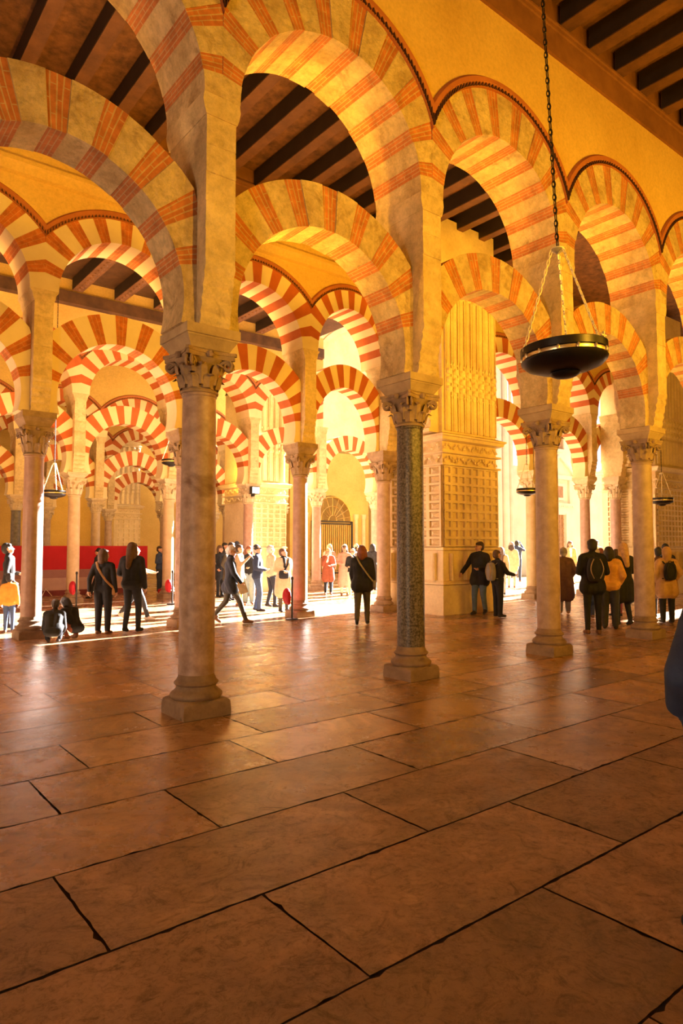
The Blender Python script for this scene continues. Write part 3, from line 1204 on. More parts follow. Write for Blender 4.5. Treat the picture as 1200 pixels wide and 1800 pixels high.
for s in (-1, 1):
    mb.box(min(s * 1.5, s * 2.9), max(s * 1.5, s * 2.9), 0, .5, 0, 7.2)
n = 16
for k in range(n):
    a0, a1 = PI * k / n, PI * (k + 1) / n
    p = [(1.5 * math.cos(a0), 3.15 + 1.5 * math.sin(a0)), (1.5 * math.cos(a1), 3.15 + 1.5 * math.sin(a1))]
    mb.face([(p[0][0], 0, p[0][1]), (p[0][0], 0, 7.2), (p[1][0], 0, 7.2), (p[1][0], 0, p[1][1])])
    mb.face([(p[0][0], 0, p[0][1]), (p[1][0], 0, p[1][1]), (p[1][0], .5, p[1][1]), (p[0][0], .5, p[0][1])])
mb.build('wall_panel', PLASTER, t)
for s in (-1, 1):
    for c in (1.85, 2.45):
        mb = MB()
        mb.lathe([(.16, 0), (.16, .3), (.12, .35), (.12, 3.3), (.17, 3.4), (.17, 3.6)], 12, (s * c, -.06, 0))
        mb.build('half_column', CARVED, t, 40)

# ---------------------------------------------------------------- hanging lamps
BRASS = pmat('pale brass', (.62, .46, .22), (.85, .68, .38), 5, .3, 0, metal=.85)
CHAINM = pmat('light chain metal', (.70, .58, .36), (.88, .76, .52), 5, .35, 0, metal=.25)
BLACKM = pmat('black lamp metal', (.012, .010, .009), (.03, .024, .02), 5, .38, .05, metal=.5)
STEELC = pmat('bright cap metal', (.75, .68, .52), (.9, .82, .66), 4, .3, 0, metal=.6)


def links(mb, p0, p1, pitch, r, w, m=0, n=10):
    p0, p1 = Vector(p0), Vector(p1)
    d = p1 - p0
    L = d.length
    d.normalize()
    s = d.cross(Vector((0, 1, .01)))
    s.normalize()
    u = s.cross(d)
    k, z = 0, 0.0
    while z < L:
        big = k % 2 == 0
        h = pitch * (1.0 if big else .62)
        ww = w if big else w * 1.15
        ax = s if big else (s + u).normalized()
        c = p0 + d * (z + h * .5)
        pts = []
        for i in range(n):
            a = 2 * PI * i / n
            pts.append(c + ax * (ww * math.cos(a)) + d * ((h * .5 + r) * (abs(math.sin(a)) ** .7) * (1 if math.sin(a) >= 0 else -1)))
        mb.tube(pts, r, 5, True, m)
        z += h * .92
        k += 1


def lamp(label, loc, r, ztop, roll=0, detail=True):
    k = r / .32
    t = thing('hanging_lamp', label, 'lamp', loc)
    mb = MB()
    mb.lathe([(.30, .008), (.315, .006), (.322, .012), (.322, .066), (.314, .072), (.305, .066), (.303, .03)], 48, caps=False)
    mb.lathe([(.300, .028), (.02, .022)], 48, caps=False)
    mb.build('rim_band', BLACKM, t, 40)
    mb = MB()
    mb.lathe([(.30, -.022), (.316, -.026), (.322, -.036), (.316, -.052), (.28, -.085), (.20, -.115), (.12, -.13), (.10, -.13)], 48, caps=False)
    mb.lathe([(.30, -.022), (.0, -.015)], 48, caps=False)
    mb.build('bowl', BLACKM, t, 40)
    mb = MB()
    mb.lathe([(.10, -.125), (.112, -.135), (.105, -.15), (.07, -.168), (.02, -.175), (.0, -.175)], 32, caps=False)
    mb.build('finial', BLACKM, t, 40)
    mb = MB()
    mb.lathe([(.295, -.024), (.311, -.020), (.313, -.006), (.311, .006), (.295, .01)], 48, caps=False)
    for q_ in range(14):
        a = 2 * PI * q_ / 14
        mb.lathe([(0, -.02), (.009, -.016), (.012, 0), (.009, .016), (0, .02)], 6, (.318 * math.cos(a), .318 * math.sin(a), -.007), caps=False)
    mb.build('brass_ring', BRASS, t, 40)
    mb = MB()
    fx, fy = .17, -.24
    mb.box(fx - .006, fx + .006, fy - .005, fy + .005, .06, .155)
    mb.box(fx - .034, fx + .034, fy - .005, fy + .005, .118, .129)
    mb.build('cross', CHAINM, t)
    mb = MB()
    mb.lathe([(.0, .852), (.03, .85), (.056, .838), (.056, .83), (.03, .815), (.012, .80), (0, .80)], 20, caps=False)
    mb.build('cap', STEELC, t, 40)
    for q_ in range(3):
        a = 2 * PI * q_ / 3 + 2.55
        mb = MB()
        links(mb, (.05 * math.cos(a), .05 * math.sin(a), .825), (.305 * math.cos(a), .305 * math.sin(a), .07), .052, .0048, .0125, n=10 if detail else 6)
        mb.build('chain', CHAINM, t)
    L = (ztop - loc[2]) / k
    mb = MB()
    links(mb, (0, 0, .85), (0, 0, L), .07, .0045, .0115, n=8)
    mb.build('suspension_chain', BLACKM, t)
    mb = MB()
    mb.tube([(.012, 0, .85), (.013, .004, L)], .005, 6)
    mb.build('cable', IRON, t)
    t.scale = (k, k, k)
    if roll:
        t.rotation_mode = 'QUATERNION'
        t.rotation_quaternion = Quaternion(Vector((FWD[0], FWD[1], 0)), -roll)
    return t


FWD = (.62569, .78007)
RGT = (.78007, -.62569)
lamp('big black dish lamp on brass chains hanging nearest at right', (4.50, 2.90, 3.115), .318, 10.1, R(2.4))
lamp('small dish lamp hanging at left in front of the red screen', (4.73, 16.95, 2.95), .272, 9.4, detail=False)
lamp('small dish lamp half hidden behind the thick nearest column', (7.75, 17.0, 3.95), .255, 9.4, detail=False)
lamp('small dish lamp beside the column behind the big lamp', (14.6, 10.55, 3.10), .265, 9.95, detail=False)
lamp('small dish lamp hanging at the right edge before the carved block', (20.1, 9.72, 3.05), .315, 9.95, detail=False)

# ---------------------------------------------------------------- floodlight on the third-row capital
EMI, nt_, b_ = nodes_of('floodlight glass')
b_.inputs['Emission Color'].default_value = (1, .86, .6, 1)
b_.inputs['Emission Strength'].default_value = 24
b_.inputs['Base Color'].default_value = (1, .9, .7, 1)
t = thing('floodlight', 'bright floodlight fixed on the capital of a honey column', 'lamp', (C0 + 9, 20.28, 3.62))
mb = MB()
mb.box(-.16, .16, -.10, .06, -.12, .14)
mb.box(-.02, .02, .0, .2, -.2, -.1)
mb.build('housing', IRON, t)
mb = MB()
mb.box(-.13, .13, -.115, -.10, -.09, .11)
mb.build('lens', EMI, t)

# ---------------------------------------------------------------- red screen at the left
REDC = pmat('red screen cloth', (.36, .004, .012), (.46, .008, .02), 1.5, .8, .1, 40)
MAUVE = pmat('mauve board', (.24, .10, .10), (.30, .14, .13), 3, .7, .1)
MAUVEL = pmat('pale mauve board', (.36, .20, .18), (.44, .26, .22), 3, .7, .1)
DRED = pmat('dark red skirting', (.12, .012, .012), (.17, .02, .02), 3, .7, .1)
SY = 24.0
xs = [-2.2, .6, 3.4, 6.2, 8.25, 10.05]
lab = ['red screen panel past the left edge', 'red screen panel at the left edge behind the rosy column', 'red screen panel left of the honey column', 'red screen panel right of the honey column',
       'rightmost panel of the long red screen']
for i in range(5):
    t = thing('screen_panel', lab[i] + ', mauve below', 'screen', (xs[i], SY + (.04 if i % 2 else 0), 0))
    w = xs[i + 1] - xs[i]
    mb = MB()
    n = 12
    for k in range(n):
        a0, a1 = w * k / n, w * (k + 1) / n
        d0, d1 = .012 * math.sin(k * 1.3), .012 * math.sin((k + 1) * 1.3)
        mb.face([(a0, d0, .88), (a1, d1, .88), (a1, d1, 1.69), (a0, d0, 1.69)])
        mb.face([(a0, d0 + .05, .88), (a1, d1 + .05, .88), (a1, d1 + .05, 1.69), (a0, d0 + .05, 1.69)])
        mb.face([(a0, d0, 1.69), (a1, d1, 1.69), (a1, d1 + .05, 1.69), (a0, d0 + .05, 1.69)])
    mb.build('red_cloth', REDC, t)
    mb = MB()
    mb.box(0, w - .01, -.02, .06, .60, .88)
    mb.build('upper_board', MAUVE, t)
    mb = MB()
    mb.box(0, w - .01, -.03, .07, .18, .60)
    mb.build('lower_board', MAUVEL, t)
    mb = MB()
    mb.box(0, w - .01, -.04, .08, 0, .18)
    mb.build('skirting', DRED, t)
    for x in (.3, w - .3):
        mb = MB()
        mb.tube([(x - .16, -.22, .01), (x, -.05, .25), (x + .16, -.22, .01)], .012, 6)
        mb.build('strut_foot', STEELC, t)

# ---------------------------------------------------------------- posts with red cords
REDB = pmat('red cord velvet', (.42, .008, .02), (.58, .02, .04), 8, .6, .2)


def post(label, x, y):
    t = thing('barrier_post', label, 'post', (x, y, 0))
    mb = MB()
    mb.lathe([(.15, 0), (.15, .012), (.13, .022), (.03, .03)], 24)
    mb.build('base', IRON, t, 40)
    mb = MB()
    mb.lathe([(.022, .02), (.022, .90), (.032, .91), (.032, .96), (.02, .975)], 16)
    pl = mb.build('pole', IRON, t, 40)
    mb = MB()
    for k in range(5):          # coil of red cord hanging from the head of the post
        a = .4 + .25 * k
        ct = Vector((-.07 * RGT[0] * (1 + .2 * k), -.07 * RGT[1] * (1 + .2 * k), .49 + .01 * k))
        pts = []
        for i in range(16):
            th = 2 * PI * i / 16
            pts.append(ct + Vector((RGT[0], RGT[1], 0)) * ((.018 + .014 * k) * math.cos(th)) + Vector((0, 0, 1)) * ((.13 + .008 * k) * math.sin(th)) + Vector((FWD[0], FWD[1], 0)) * (-.04 + .02 * k))
        mb.tube(pts, .027, 6, True)
    mb.build('red_cord', REDB, pl, 60)


post('black barrier post with red cord in front of the honey column', 5.98, 19.1)
post('black barrier post with red cord half hidden behind the nearest column', 8.45, 18.35)
post('black barrier post with red cord beside the beige coated visitor', 8.82, 12.80)
for x, y, d in ((5.55, 23.3, 'small red block on the floor before the red screen, left of the column'), (9.9, 22.4, 'small red block on the floor by the right end of the red screen')):
    mb = MB()
    mb.lathe([(.12, 0), (.12, .16), (.10, .19)], 12)
    o = mb.build('red_block', REDC, None, 40)
    o.location = (x, y, 0)
    tag(o, d, 'block')

# ---------------------------------------------------------------- people
HEAD0 = math.degrees(math.atan2(FWD[1], FWD[0]))


def cloth(name, c, rough=.85):
    k = 'cloth ' + name
    if k not in MATS:
        c2 = tuple(min(1, v * 1.45 + .006) for v in c)
        pmat(k, c, c2, 9, rough, .35, 60, local=True)
    return MATS[k]


SKIN = pmat('skin', (.50, .27, .17), (.60, .35, .23), 8, .55, .05, 60, local=True)
EYE = pmat('eye dark', (.02, .014, .01), (.03, .02, .015), 5, .3, 0)
LIP = pmat('lips', (.36, .12, .09), (.42, .15, .11), 5, .5, 0)
HAIRC = {'black': (.012, .009, .007), 'brown': (.07, .033, .015), 'dark': (.03, .016, .009), 'red': (.13, .035, .012), 'blond': (.38, .23, .10), 'grey': (.32, .29, .25), 'white': (.55, .52, .47)}
CL = {
    'black': (.010, .010, .012), 'ink': (.016, .018, .026), 'navy': (.022, .034, .075), 'denim': (.07, .105, .17), 'wide denim': (.16, .22, .28), 'char': (.03, .03, .032),
    'olive': (.055, .045, .03), 'grey': (.20, .18, .16), 'stone': (.42, .36, .29), 'beige': (.50, .36, .22), 'tan': (.42, .25, .12), 'rust': (.25, .07, .035), 'pinktan': (.40, .21, .15),
    'mustard': (.60, .30, .05), 'orange': (.62, .26, .03), 'brown': (.10, .05, .03), 'red': (.45, .02, .02), 'cream': (.62, .52, .38), 'white': (.75, .72, .66), 'bluejean': (.05, .08, .16),
    'shoe': (.022, .015, .012), 'sneaker': (.62, .58, .52), 'brownshoe': (.16, .075, .035), 'khaki': (.30, .22, .13), 'burgundy': (.12, .02, .02),
}


def capsule_mesh(a, ra, b, rb, n=10, m=4):
    a, b = Vector(a), Vector(b)
    d = b - a
    L = d.length
    d = d.normalized() if L > 1e-6 else Vector((0, 0, 1))
    s = d.orthogonal().normalized()
    u = d.cross(s)
    vs, fs = [a - d * ra], []
    rings = []
    for i in range(1, m + 1):
        t = PI / 2 * i / m
        rings.append((a - d * (ra * math.cos(t)), ra * math.sin(t)))
    for i in range(0, m):
        t = PI / 2 * i / m
        rings.append((b + d * (rb * math.sin(t)), rb * math.cos(t)))
    for c, r in rings:
        for k in range(n):
            th = 2 * PI * k / n
            vs.append(c + s * (r * math.cos(th)) + u * (r * math.sin(th)))
    vs.append(b + d * rb)
    N = len(rings)
    for k in range(n):
        k2 = (k + 1) % n
        fs.append((0, 1 + k2, 1 + k))
        for i in range(N - 1):
            fs.append((1 + i * n + k, 1 + i * n + k2, 1 + (i + 1) * n + k2, 1 + (i + 1) * n + k))
        fs.append((1 + (N - 1) * n + k, 1 + (N - 1) * n + k2, 1 + N * n))
    return vs, fs


def fuse(caps, voxel, smooth_it=3):
    """One closed surface over all the tapered capsules; returns vertices and faces."""
    V, F = [], []
    for a, ra, b, rb, *_ in caps:
        vs, fs = capsule_mesh(a, ra, b, rb)
        k = len(V)
        V += [tuple(v) for v in vs]
        F += [tuple(k + i for i in f) for f in fs]
    me = bpy.data.meshes.new('tmp')
    me.from_pydata(V, [], F)
    o = bpy.data.objects.new('tmp', me)
    COL.objects.link(o)
    r = o.modifiers.new('r', 'REMESH')
    r.mode = 'VOXEL'
    r.voxel_size = voxel
    s = o.modifiers.new('s', 'SMOOTH')
    s.factor = .5
    s.iterations = smooth_it
    dg = bpy.context.evaluated_depsgraph_get()
    ev = o.evaluated_get(dg)
    m2 = ev.to_mesh()
    nv, nf = len(m2.vertices), len(m2.polygons)
    co = np.empty(nv * 3)
    m2.vertices.foreach_get('co', co)
    faces = [tuple(p.vertices) for p in m2.polygons]
    ev.to_mesh_clear()
    bpy.data.objects.remove(o)
    bpy.data.meshes.remove(me)
    return co.reshape(-1, 3), faces


def region(co, faces, caps):
    """Which capsule (hence which garment) each face belongs to."""
    ctr = np.array([co[list(f)].mean(0) for f in faces])
    best = np.full(len(faces), 1e9)
    idx = np.zeros(len(faces), int)
    for a, ra, b, rb, m in caps:
        a_, b_ = np.array(a), np.array(b)
        ab = b_ - a_
        l2 = max(1e-9, ab @ ab)
        t = np.clip((ctr - a_) @ ab / l2, 0, 1)
        d = np.linalg.norm(ctr - a_ - t[:, None] * ab, axis=1) - (ra + (rb - ra) * t)
        w = d < best
        best[w] = d[w]
        idx[w] = m
    return idx


ARMS = {
    'down': ((.235, -.03, 1.13), (.245, .04, .88)), 'belly': ((.25, -.02, 1.14), (.08, .20, 1.10)), 'phone': ((.215, .10, 1.16), (.06, .27, 1.36)),
    'up': ((.26, .14, 1.34), (.10, .25, 1.56)), 'pocket': ((.28, -.06, 1.14), (.20, .07, .97)), 'fwd': ((.235, .07, 1.13), (.22, .22, .93)),
    'back': ((.235, -.13, 1.14), (.23, -.15, .90)), 'out': ((.33, -.02, 1.17), (.40, .12, 1.0)), 'chin': ((.20, .13, 1.13), (.06, .17, 1.42)),
    'reach': ((.22, .16, 1.15), (.16, .38, 1.10)), 'knee': ((.22, .14, 1.12), (.15, .32, 1.02)), 'akimbo': ((.37, -.03, 1.17), (.21, .10, 1.0)),
}


def person(label, x, y, rel, H=1.68, coat='black', legs='ink', shoes='shoe', hair=('short', 'dark'), arms=('down', 'down'), stride=0, hem=0, bulk=1.0, hyaw=0, hpitch=0,
           squat=False, lean=0, wide=1.0, shirt=None, hat=None, scarf=None, voxel=.017, cat='person', hs=1.0, group=None):
    """A clothed figure facing rel degrees clockwise from the camera's own direction (0 = seen from behind)."""
    k = H / 1.72
    caps = []
    mats = [cloth(coat, CL[coat]), cloth(legs, CL[legs]), cloth(shoes, CL[shoes]), SKIN, cloth(shirt, CL[shirt]) if shirt else SKIN, cloth(scarf, CL[scarf]) if scarf else SKIN, EYE, LIP]
    la = R(lean + (34 if squat else 0))

    def U(p):
        """Bend the upper body at the hips; drop it when squatting."""
        px, py, pz = p
        q = pz - .93
        py2 = py * math.cos(la) + q * math.sin(la)
        pz2 = .93 + q * math.cos(la) - py * math.sin(la)
        if squat:
            py2 -= .20
            pz2 -= .69
        return (px * k, py2 * k, pz2 * k)

    def Hd(p):
        px, py, pz = p[0] * hs, p[1] * hs, 1.50 + (p[2] - 1.50) * hs
        c, s = math.cos(R(hpitch)), math.sin(R(hpitch))
        q = pz - 1.53
        py, pz = py * c - q * s, 1.53 + q * c + py * s
        c, s = math.cos(R(-hyaw)), math.sin(R(-hyaw))
        px, py = px * c - py * s, px * s + py * c
        return U((px, py, pz))

    def add(a, ra, b, rb, m, f=U):
        caps.append((f(a), ra * k, f(b), rb * k, m))

    B = bulk
    add((-.08, -.01, .94), .112 * B, (.08, -.01, .94), .112 * B, 0)
    for s in (-1, 1):
        add((s * .072, 0, .95), .110 * B, (s * .068, .01, 1.12), .102 * B, 0)
        add((s * .068, .01, 1.12), .102 * B, (s * .085, 0, 1.30), .110 * B, 0)
        add((0, .01, 1.43), .075 * B, (s * .165, -.01, 1.405), .066 * B, 0)
        add((s * .085, 0, 1.30), .105 * B, (s * .13, -.005, 1.385), .075 * B, 0)
    add((0, -.015, 1.42), .075, (0, -.005, 1.495), .064, 0)
    if shirt:
        add((0, .055 * B, 1.42), .062, (0, .075 * B, 1.15), .052 * B, 4)
    add((0, -.005, 1.47), .050, (0, .012, 1.57), .048, 3)
    if scarf:
        add((-.05, .02, 1.475), .062, (.05, .02, 1.475), .062, 5)
        add((.03, .09, 1.45), .045, (.04, .12 * B, 1.25), .035, 5)
    # head
    add((0, -.018, 1.638), .091, (0, .016, 1.606), .083, 3, Hd)
    add((0, .03, 1.57), .058, (0, .05, 1.548), .042, 3, Hd)
    add((0, .088, 1.628), .010, (0, .112, 1.592), .015, 3, Hd)
    for s in (-1, 1):
        add((s * .088, -.005, 1.622), .013, (s * .090, -.008, 1.585), .011, 3, Hd)
        add((s * .045, .07, 1.588), .024, (s * .035, .07, 1.565), .022, 3, Hd)
    # arms
    wr = []
    for s, nm in zip((-1, 1), arms):
        e, w = ARMS[nm]
        E_, W_ = (s * e[0], e[1], e[2]), (s * w[0], w[1], w[2])
        add((s * .178, -.01, 1.395), .064 * B, E_, .052 * B, 0)
        add(E_, .052 * B, W_, .040 * B, 0)
        ev, wv = Vector(E_), Vector(W_)
        d = (wv - ev).normalized()
        hv = wv + d * .075
        add(tuple(wv), .027, tuple(wv + d * .035), .031, 3)
        add(tuple(wv + d * .035), .033, tuple(hv), .030, 3)
        wr.append((s, wv, d, hv))
    # legs
    W = wide
    for s in (-1, 1):
        if squat:
            hp, kn, an = (s * .10, -.20, .25), (s * .17, .20, .47), (s * .13, -.04, .10)
        else:
            f = stride * s
            hp = (s * .088, 0, .90)
            kn = (s * .098, .16 * f + (.05 if f else .012) + (.02 if f < 0 else 0), .49)
            an = (s * .10, .34 * f, .095 + (.10 * abs(f) if f < 0 else 0))
        add2 = lambda a, ra, b, rb, m: caps.append((tuple(v * k for v in a), ra * k, tuple(v * k for v in b), rb * k, m))
        add2(hp, .098 * min(W, 1.15), kn, .066 * W, 1)
        add2(kn, .066 * W, an, .050 * W, 1)
        toe = (s * .115, an[1] + .145, .038) if not (stride * s < 0) else (s * .112, an[1] + .125, .036)
        heel = (s * .10, an[1] - .035, an[2] - .045)
        add2(heel, .042, toe, .036, 2)
        add2((an[0], an[1], an[2] - .01), .047, (s * .105, an[1] + .05, max(.045, an[2] - .035)), .042, 2)
        if hem and not squat:
            t = hem
            bx = .088
            add2((s * bx, .0, .93), .118 * B, (s * (bx + .012), .06 * stride * s, t), (.118 + .05 * (.93 - t)) * B, 0)
            add2((0, -.01, .93), .11 * B, (0, -.005, t), .115 * B, 0)
    co, faces = fuse(caps, voxel * k)
    idx = region(co, faces, caps)
    co[:, 2] = np.maximum(co[:, 2], 0)
    V = [tuple(c) for c in co]
    F, M = list(faces), list(idx)

    def extra(a, ra, b, rb, m, n=6, mm=2):
        vs, fs = capsule_mesh(a, ra, b, rb, n, mm)
        q = len(V)
        V.extend(tuple(v) for v in vs)
        F.extend(tuple(q + i for i in f) for f in fs)
        M.extend([m] * len(fs))
    for s in (-1, 1):               # eyes and mouth corners
        extra(Hd((s * .034, .0925, 1.622)), .0095 * k * hs, Hd((s * .030, .0925, 1.622)), .0095 * k * hs, 6)
        extra(Hd((s * .05, .089, 1.645)), .0045 * k * hs, Hd((s * .022, .098, 1.648)), .0045 * k * hs, 6)
    extra(Hd((-.022, .0925, 1.553)), .007 * k * hs, Hd((.022, .0925, 1.553)), .007 * k * hs, 7)
    for s, wv, d, hv in wr:         # four fingers and a thumb per hand, each bent once
        side = d.cross(Vector((0, 0, 1)) if abs(d.z) < .8 else Vector((0, 1, 0))).normalized()
        nrm = side.cross(d)
        inward = Vector((-s, .25, 0))
        if nrm.dot(inward) < 0:
            nrm = -nrm
        if abs(d.z) > .8:
            side, nrm = Vector((0, 1, 0)), Vector((-s, 0, 0))
        for q, (off, ln) in enumerate(((.026, .062), (.009, .070), (-.009, .066), (-.025, .052))):
            r0 = hv + side * off - d * .012
            k1 = r0 + d * ln * .55 + nrm * .008
            k2 = k1 + d * ln * .38 + nrm * .026
            extra(U(tuple(r0)), .0105 * k, U(tuple(k1)), .0092 * k, 3)
            extra(U(tuple(k1)), .0092 * k, U(tuple(k2)), .0075 * k, 3)
        t0 = wv + d * .03 + side * .026
        t1 = t0 + d * .035 + side * .022 + nrm * .012
        t2 = t1 + d * .028 + nrm * .012
        extra(U(tuple(t0)), .0125 * k, U(tuple(t1)), .0105 * k, 3)
        extra(U(tuple(t1)), .0105 * k, U(tuple(t2)), .0085 * k, 3)
    me = bpy.data.meshes.new('person')
    me.from_pydata(V, [], F)
    for m in mats:
        me.materials.append(m)
    me.polygons.foreach_set('material_index', M)
    me.polygons.foreach_set('use_smooth', [True] * len(F))
    me.update()
    o = link('person', me, None, (x, y, 0), R(HEAD0 - rel - 90))
    tag(o, label, cat, group)

    def cover(name, parts, mat, f=Hd, vox=.014):
        cs = [(f(a), ra * k * (hs if f is Hd else 1), f(b), rb * k * (hs if f is Hd else 1), 0) for a, ra, b, rb in parts]
        c2, f2 = fuse(cs, vox * k, 2)
        m_ = bpy.data.meshes.new(name)
        m_.from_pydata([tuple(c) for c in c2], [], f2)
        m_.materials.append(mat)
        m_.polygons.foreach_set('use_smooth', [True] * len(f2))
        m_.update()
        return link(name, m_, o)
    hst, hc = hair
    hm = pmat('hair ' + hc, HAIRC[hc], tuple(min(1, v * 1.9 + .01) for v in HAIRC[hc]), 14, .5, .5, 90, local=True)
    top = [((0, -.028, 1.662), .094, (0, -.04, 1.605), .088), ((-.03, .03, 1.685), .050, (.03, .03, 1.685), .050)]
    if hst == 'long':
        top += [((0, -.06, 1.62), .088, (0, -.095, 1.44), .075), ((0, -.095, 1.44), .075, (.01, -.125 * B, 1.27), .05)]
        top += [((s * .078, -.01, 1.64), .034, (s * .10, -.035, 1.42), .034) for s in (-1, 1)]
    elif hst == 'bob':
        top += [((0, -.05, 1.62), .092, (0, -.055, 1.50), .080)] + [((s * .075, -.01, 1.64), .036, (s * .088, -.02, 1.50), .036) for s in (-1, 1)]
    elif hst == 'tail':
        top += [((0, -.12, 1.64), .04, (0, -.16, 1.50), .032), ((0, -.16, 1.50), .032, (0, -.15, 1.38), .016)]
    elif hst == 'bald':
        top = [((-.07, -.05, 1.60), .035, (.07, -.05, 1.60), .035), ((0, -.085, 1.60), .035, (0, -.08, 1.57), .03)]
    elif hst == 'curly':
        top += [((0, -.04, 1.66), .105, (0, -.05, 1.56), .10), ((-.07, -.02, 1.62), .05, (.07, -.02, 1.62), .05)]
    if hst != 'none':
        cover('hair', top, hm)
    if hat:
        kind, hcst = hat
        cm = cloth(hcst, CL[hcst])
        if kind == 'beanie':
            cover('hat', [((0, -.02, 1.675), .098, (0, -.03, 1.645), .104), ((0, .0, 1.72), .05, (0, -.01, 1.735), .045)], cm)
        elif kind == 'cap':
            cover('hat', [((0, -.02, 1.682), .092, (0, -.022, 1.655), .100), ((-.035, .085, 1.66), .016, (.035, .085, 1.66), .016), ((-.025, .125, 1.652), .014, (.025, .125, 1.652), .014)], cm)
        elif kind == 'hood':
            cover('hood', [((0, -.035, 1.665), .108, (0, -.05, 1.57), .106), ((0, -.05, 1.57), .10, (0, -.03, 1.47), .095)], cm)
    o['k'] = k
    return o, U


def onto(o, U, pts):
    """Body-frame points (1.72 m frame) to world space."""
    rz = o.rotation_euler.z
    c, s = math.cos(rz), math.sin(rz)
    out = []
    for p in pts:
        a, b, z = U(p)
        out.append((o.location.x + c * a - s * b, o.location.y + s * a + c * b, z))
    return out


def sling(pu, label, colr, pts, bag, cat='bag', name='shoulder_bag', bs=(.12, .05, .085)):
    """Cross-body bag: a flat strap along pts and a pouch centred at bag."""
    o, U = pu
    t = thing(name, label, cat, onto(o, U, [bag])[0], 0)
    w = onto(o, U, pts)
    c = Vector(t.location)
    mb = MB()
    mb.tube([Vector(p) - c for p in w], .022, 6, flat=.3)
    mb.build('strap', cloth(colr, CL[colr]), t, 40)
    mb = MB()
    rz = o.rotation_euler.z
    ca, sa = math.cos(rz), math.sin(rz)
    n, mlt = 12, 6
    vs, fs = [], []
    sgp = lambda v, e: math.copysign(abs(v) ** e, v)
    for i in range(mlt + 1):
        ph = -PI / 2 + PI * i / mlt
        for j in range(n):
            th = 2 * PI * j / n
            a = bs[0] * sgp(math.cos(ph), .5) * sgp(math.cos(th), .5)
            b = bs[1] * sgp(math.cos(ph), .5) * sgp(math.sin(th), .5)
            vs.append((ca * a - sa * b, sa * a + ca * b, bs[2] * sgp(math.sin(ph), .5)))
    for i in range(mlt):
        for j in range(n):
            fs.append((i * n + j, i * n + (j + 1) % n, (i + 1) * n + (j + 1) % n, (i + 1) * n + j))
    mb.poly(vs, fs)
    mb.build('pouch', cloth(colr, CL[colr]), t, 60)
    return t


def backpack(pu, label, colr, trim, sc=1.0, drop=0, side=0):
    o, U = pu
    t = thing('backpack', label, 'backpack', onto(o, U, [(side, -.20, 1.20 - drop)])[0], o.rotation_euler.z)
    mb = MB()
    n, mlt = 16, 10
    vs, fs = [], []
    sgp = lambda v, e: math.copysign(abs(v) ** e, v)
    for i in range(mlt + 1):
        ph = -PI / 2 + PI * i / mlt
        for j in range(n):
            th = 2 * PI * j / n
            z = .235 * sgp(math.sin(ph), .6)
            wd = .16 * (1 - .18 * max(0, z / .235))
            vs.append((sc * wd * sgp(math.cos(ph), .45) * sgp(math.cos(th), .6), sc * (.085 * sgp(math.cos(ph), .45) * sgp(math.sin(th), .6)), sc * z))
    for i in range(mlt):
        for j in range(n):
            fs.append((i * n + j, i * n + (j + 1) % n, (i + 1) * n + (j + 1) % n, (i + 1) * n + j))
    mb.poly(vs, fs)
    pk = mb.build('pack', cloth(colr, CL[colr]), t, 60)
    mb = MB()
    for s in (-1, 1):               # light trim curving down the outer face
        mb.tube([(sc * s * (.055 + .06 * math.sin(PI * q / 8)), sc * (-.088 + .012 * abs(q - 4) / 4), sc * (.19 - .36 * q / 8)) for q in range(9)], .017 * sc, 6, flat=.5)
    mb.build('trim', cloth(trim, CL[trim]), pk, 40)
    mb = MB()
    mb.tube([(-.03, -.0, .22 * sc), (-.02, -.01, .27 * sc), (.02, -.01, .27 * sc), (.03, 0, .22 * sc)], .01, 6)
    mb.build('handle', cloth(colr, CL[colr]), pk, 40)
    mb = MB()
    for s in (-1, 1):
        mb.tube([(s * .09, .06, .16), (s * .11, .12, .22), (s * .12, .20, .265), (s * .13, .30, .20), (s * .14, .325, .05), (s * .15, .24, -.12), (s * .12, .07, -.16)], .024, 6, flat=.35)
    mb.build('shoulder_straps', cloth(colr, CL[colr]), t, 40)
    return t


def held(pu, name, label, cat, at, size, colr, tilt=0):
    """A small flat thing in a hand."""
    o, U = pu
    mb = MB()
    sx, sy, sz = size
    mb.box(-sx, sx, -sy, sy, -sz, sz)
    ob = mb.build(name, cloth(colr, CL[colr]))
    ob.location = onto(o, U, [at])[0]
    ob.rotation_euler = (R(tilt), 0, o.rotation_euler.z)
    return tag(ob, label, cat)


P = {}


def pp(key, *a, **kw):
    P[key] = person(*a, **kw)
    return P[key]


# far left
pp('p1', 'bearded man in black jacket at the left edge looking up to the right', 3.36, 15.1, 60, 1.72, 'black', 'ink', hair=('short', 'black'), arms=('belly', 'pocket'), shirt='tan', hpitch=12, hem=.8)
pp('p2', 'child in mustard puffer jacket and jeans at the left edge', 3.20, 14.25, -10, 1.10, 'orange', 'bluejean', 'brownshoe', hair=('short', 'black'), bulk=1.22, hs=1.22)
pp('p2b', 'child in red coat behind the child in the mustard jacket', 3.75, 14.75, 20, 1.06, 'red', 'red', hair=('short', 'dark'), hs=1.22, hem=.55, arms=('pocket', 'pocket'))
pp('p3', 'person in dark jacket crouching beside the leftmost rosy column', 3.50, 12.36, -15, 1.34, 'char', 'ink', hair=('tail', 'dark'), squat=True, arms=('knee', 'knee'), voxel=.014)
pp('p3b', 'dark haired person in black crouching behind the other crouching person', 3.86, 12.62, -60, 1.38, 'black', 'rust', 'brownshoe', hair=('bob', 'black'), squat=True, arms=('knee', 'chin'), hpitch=-12)
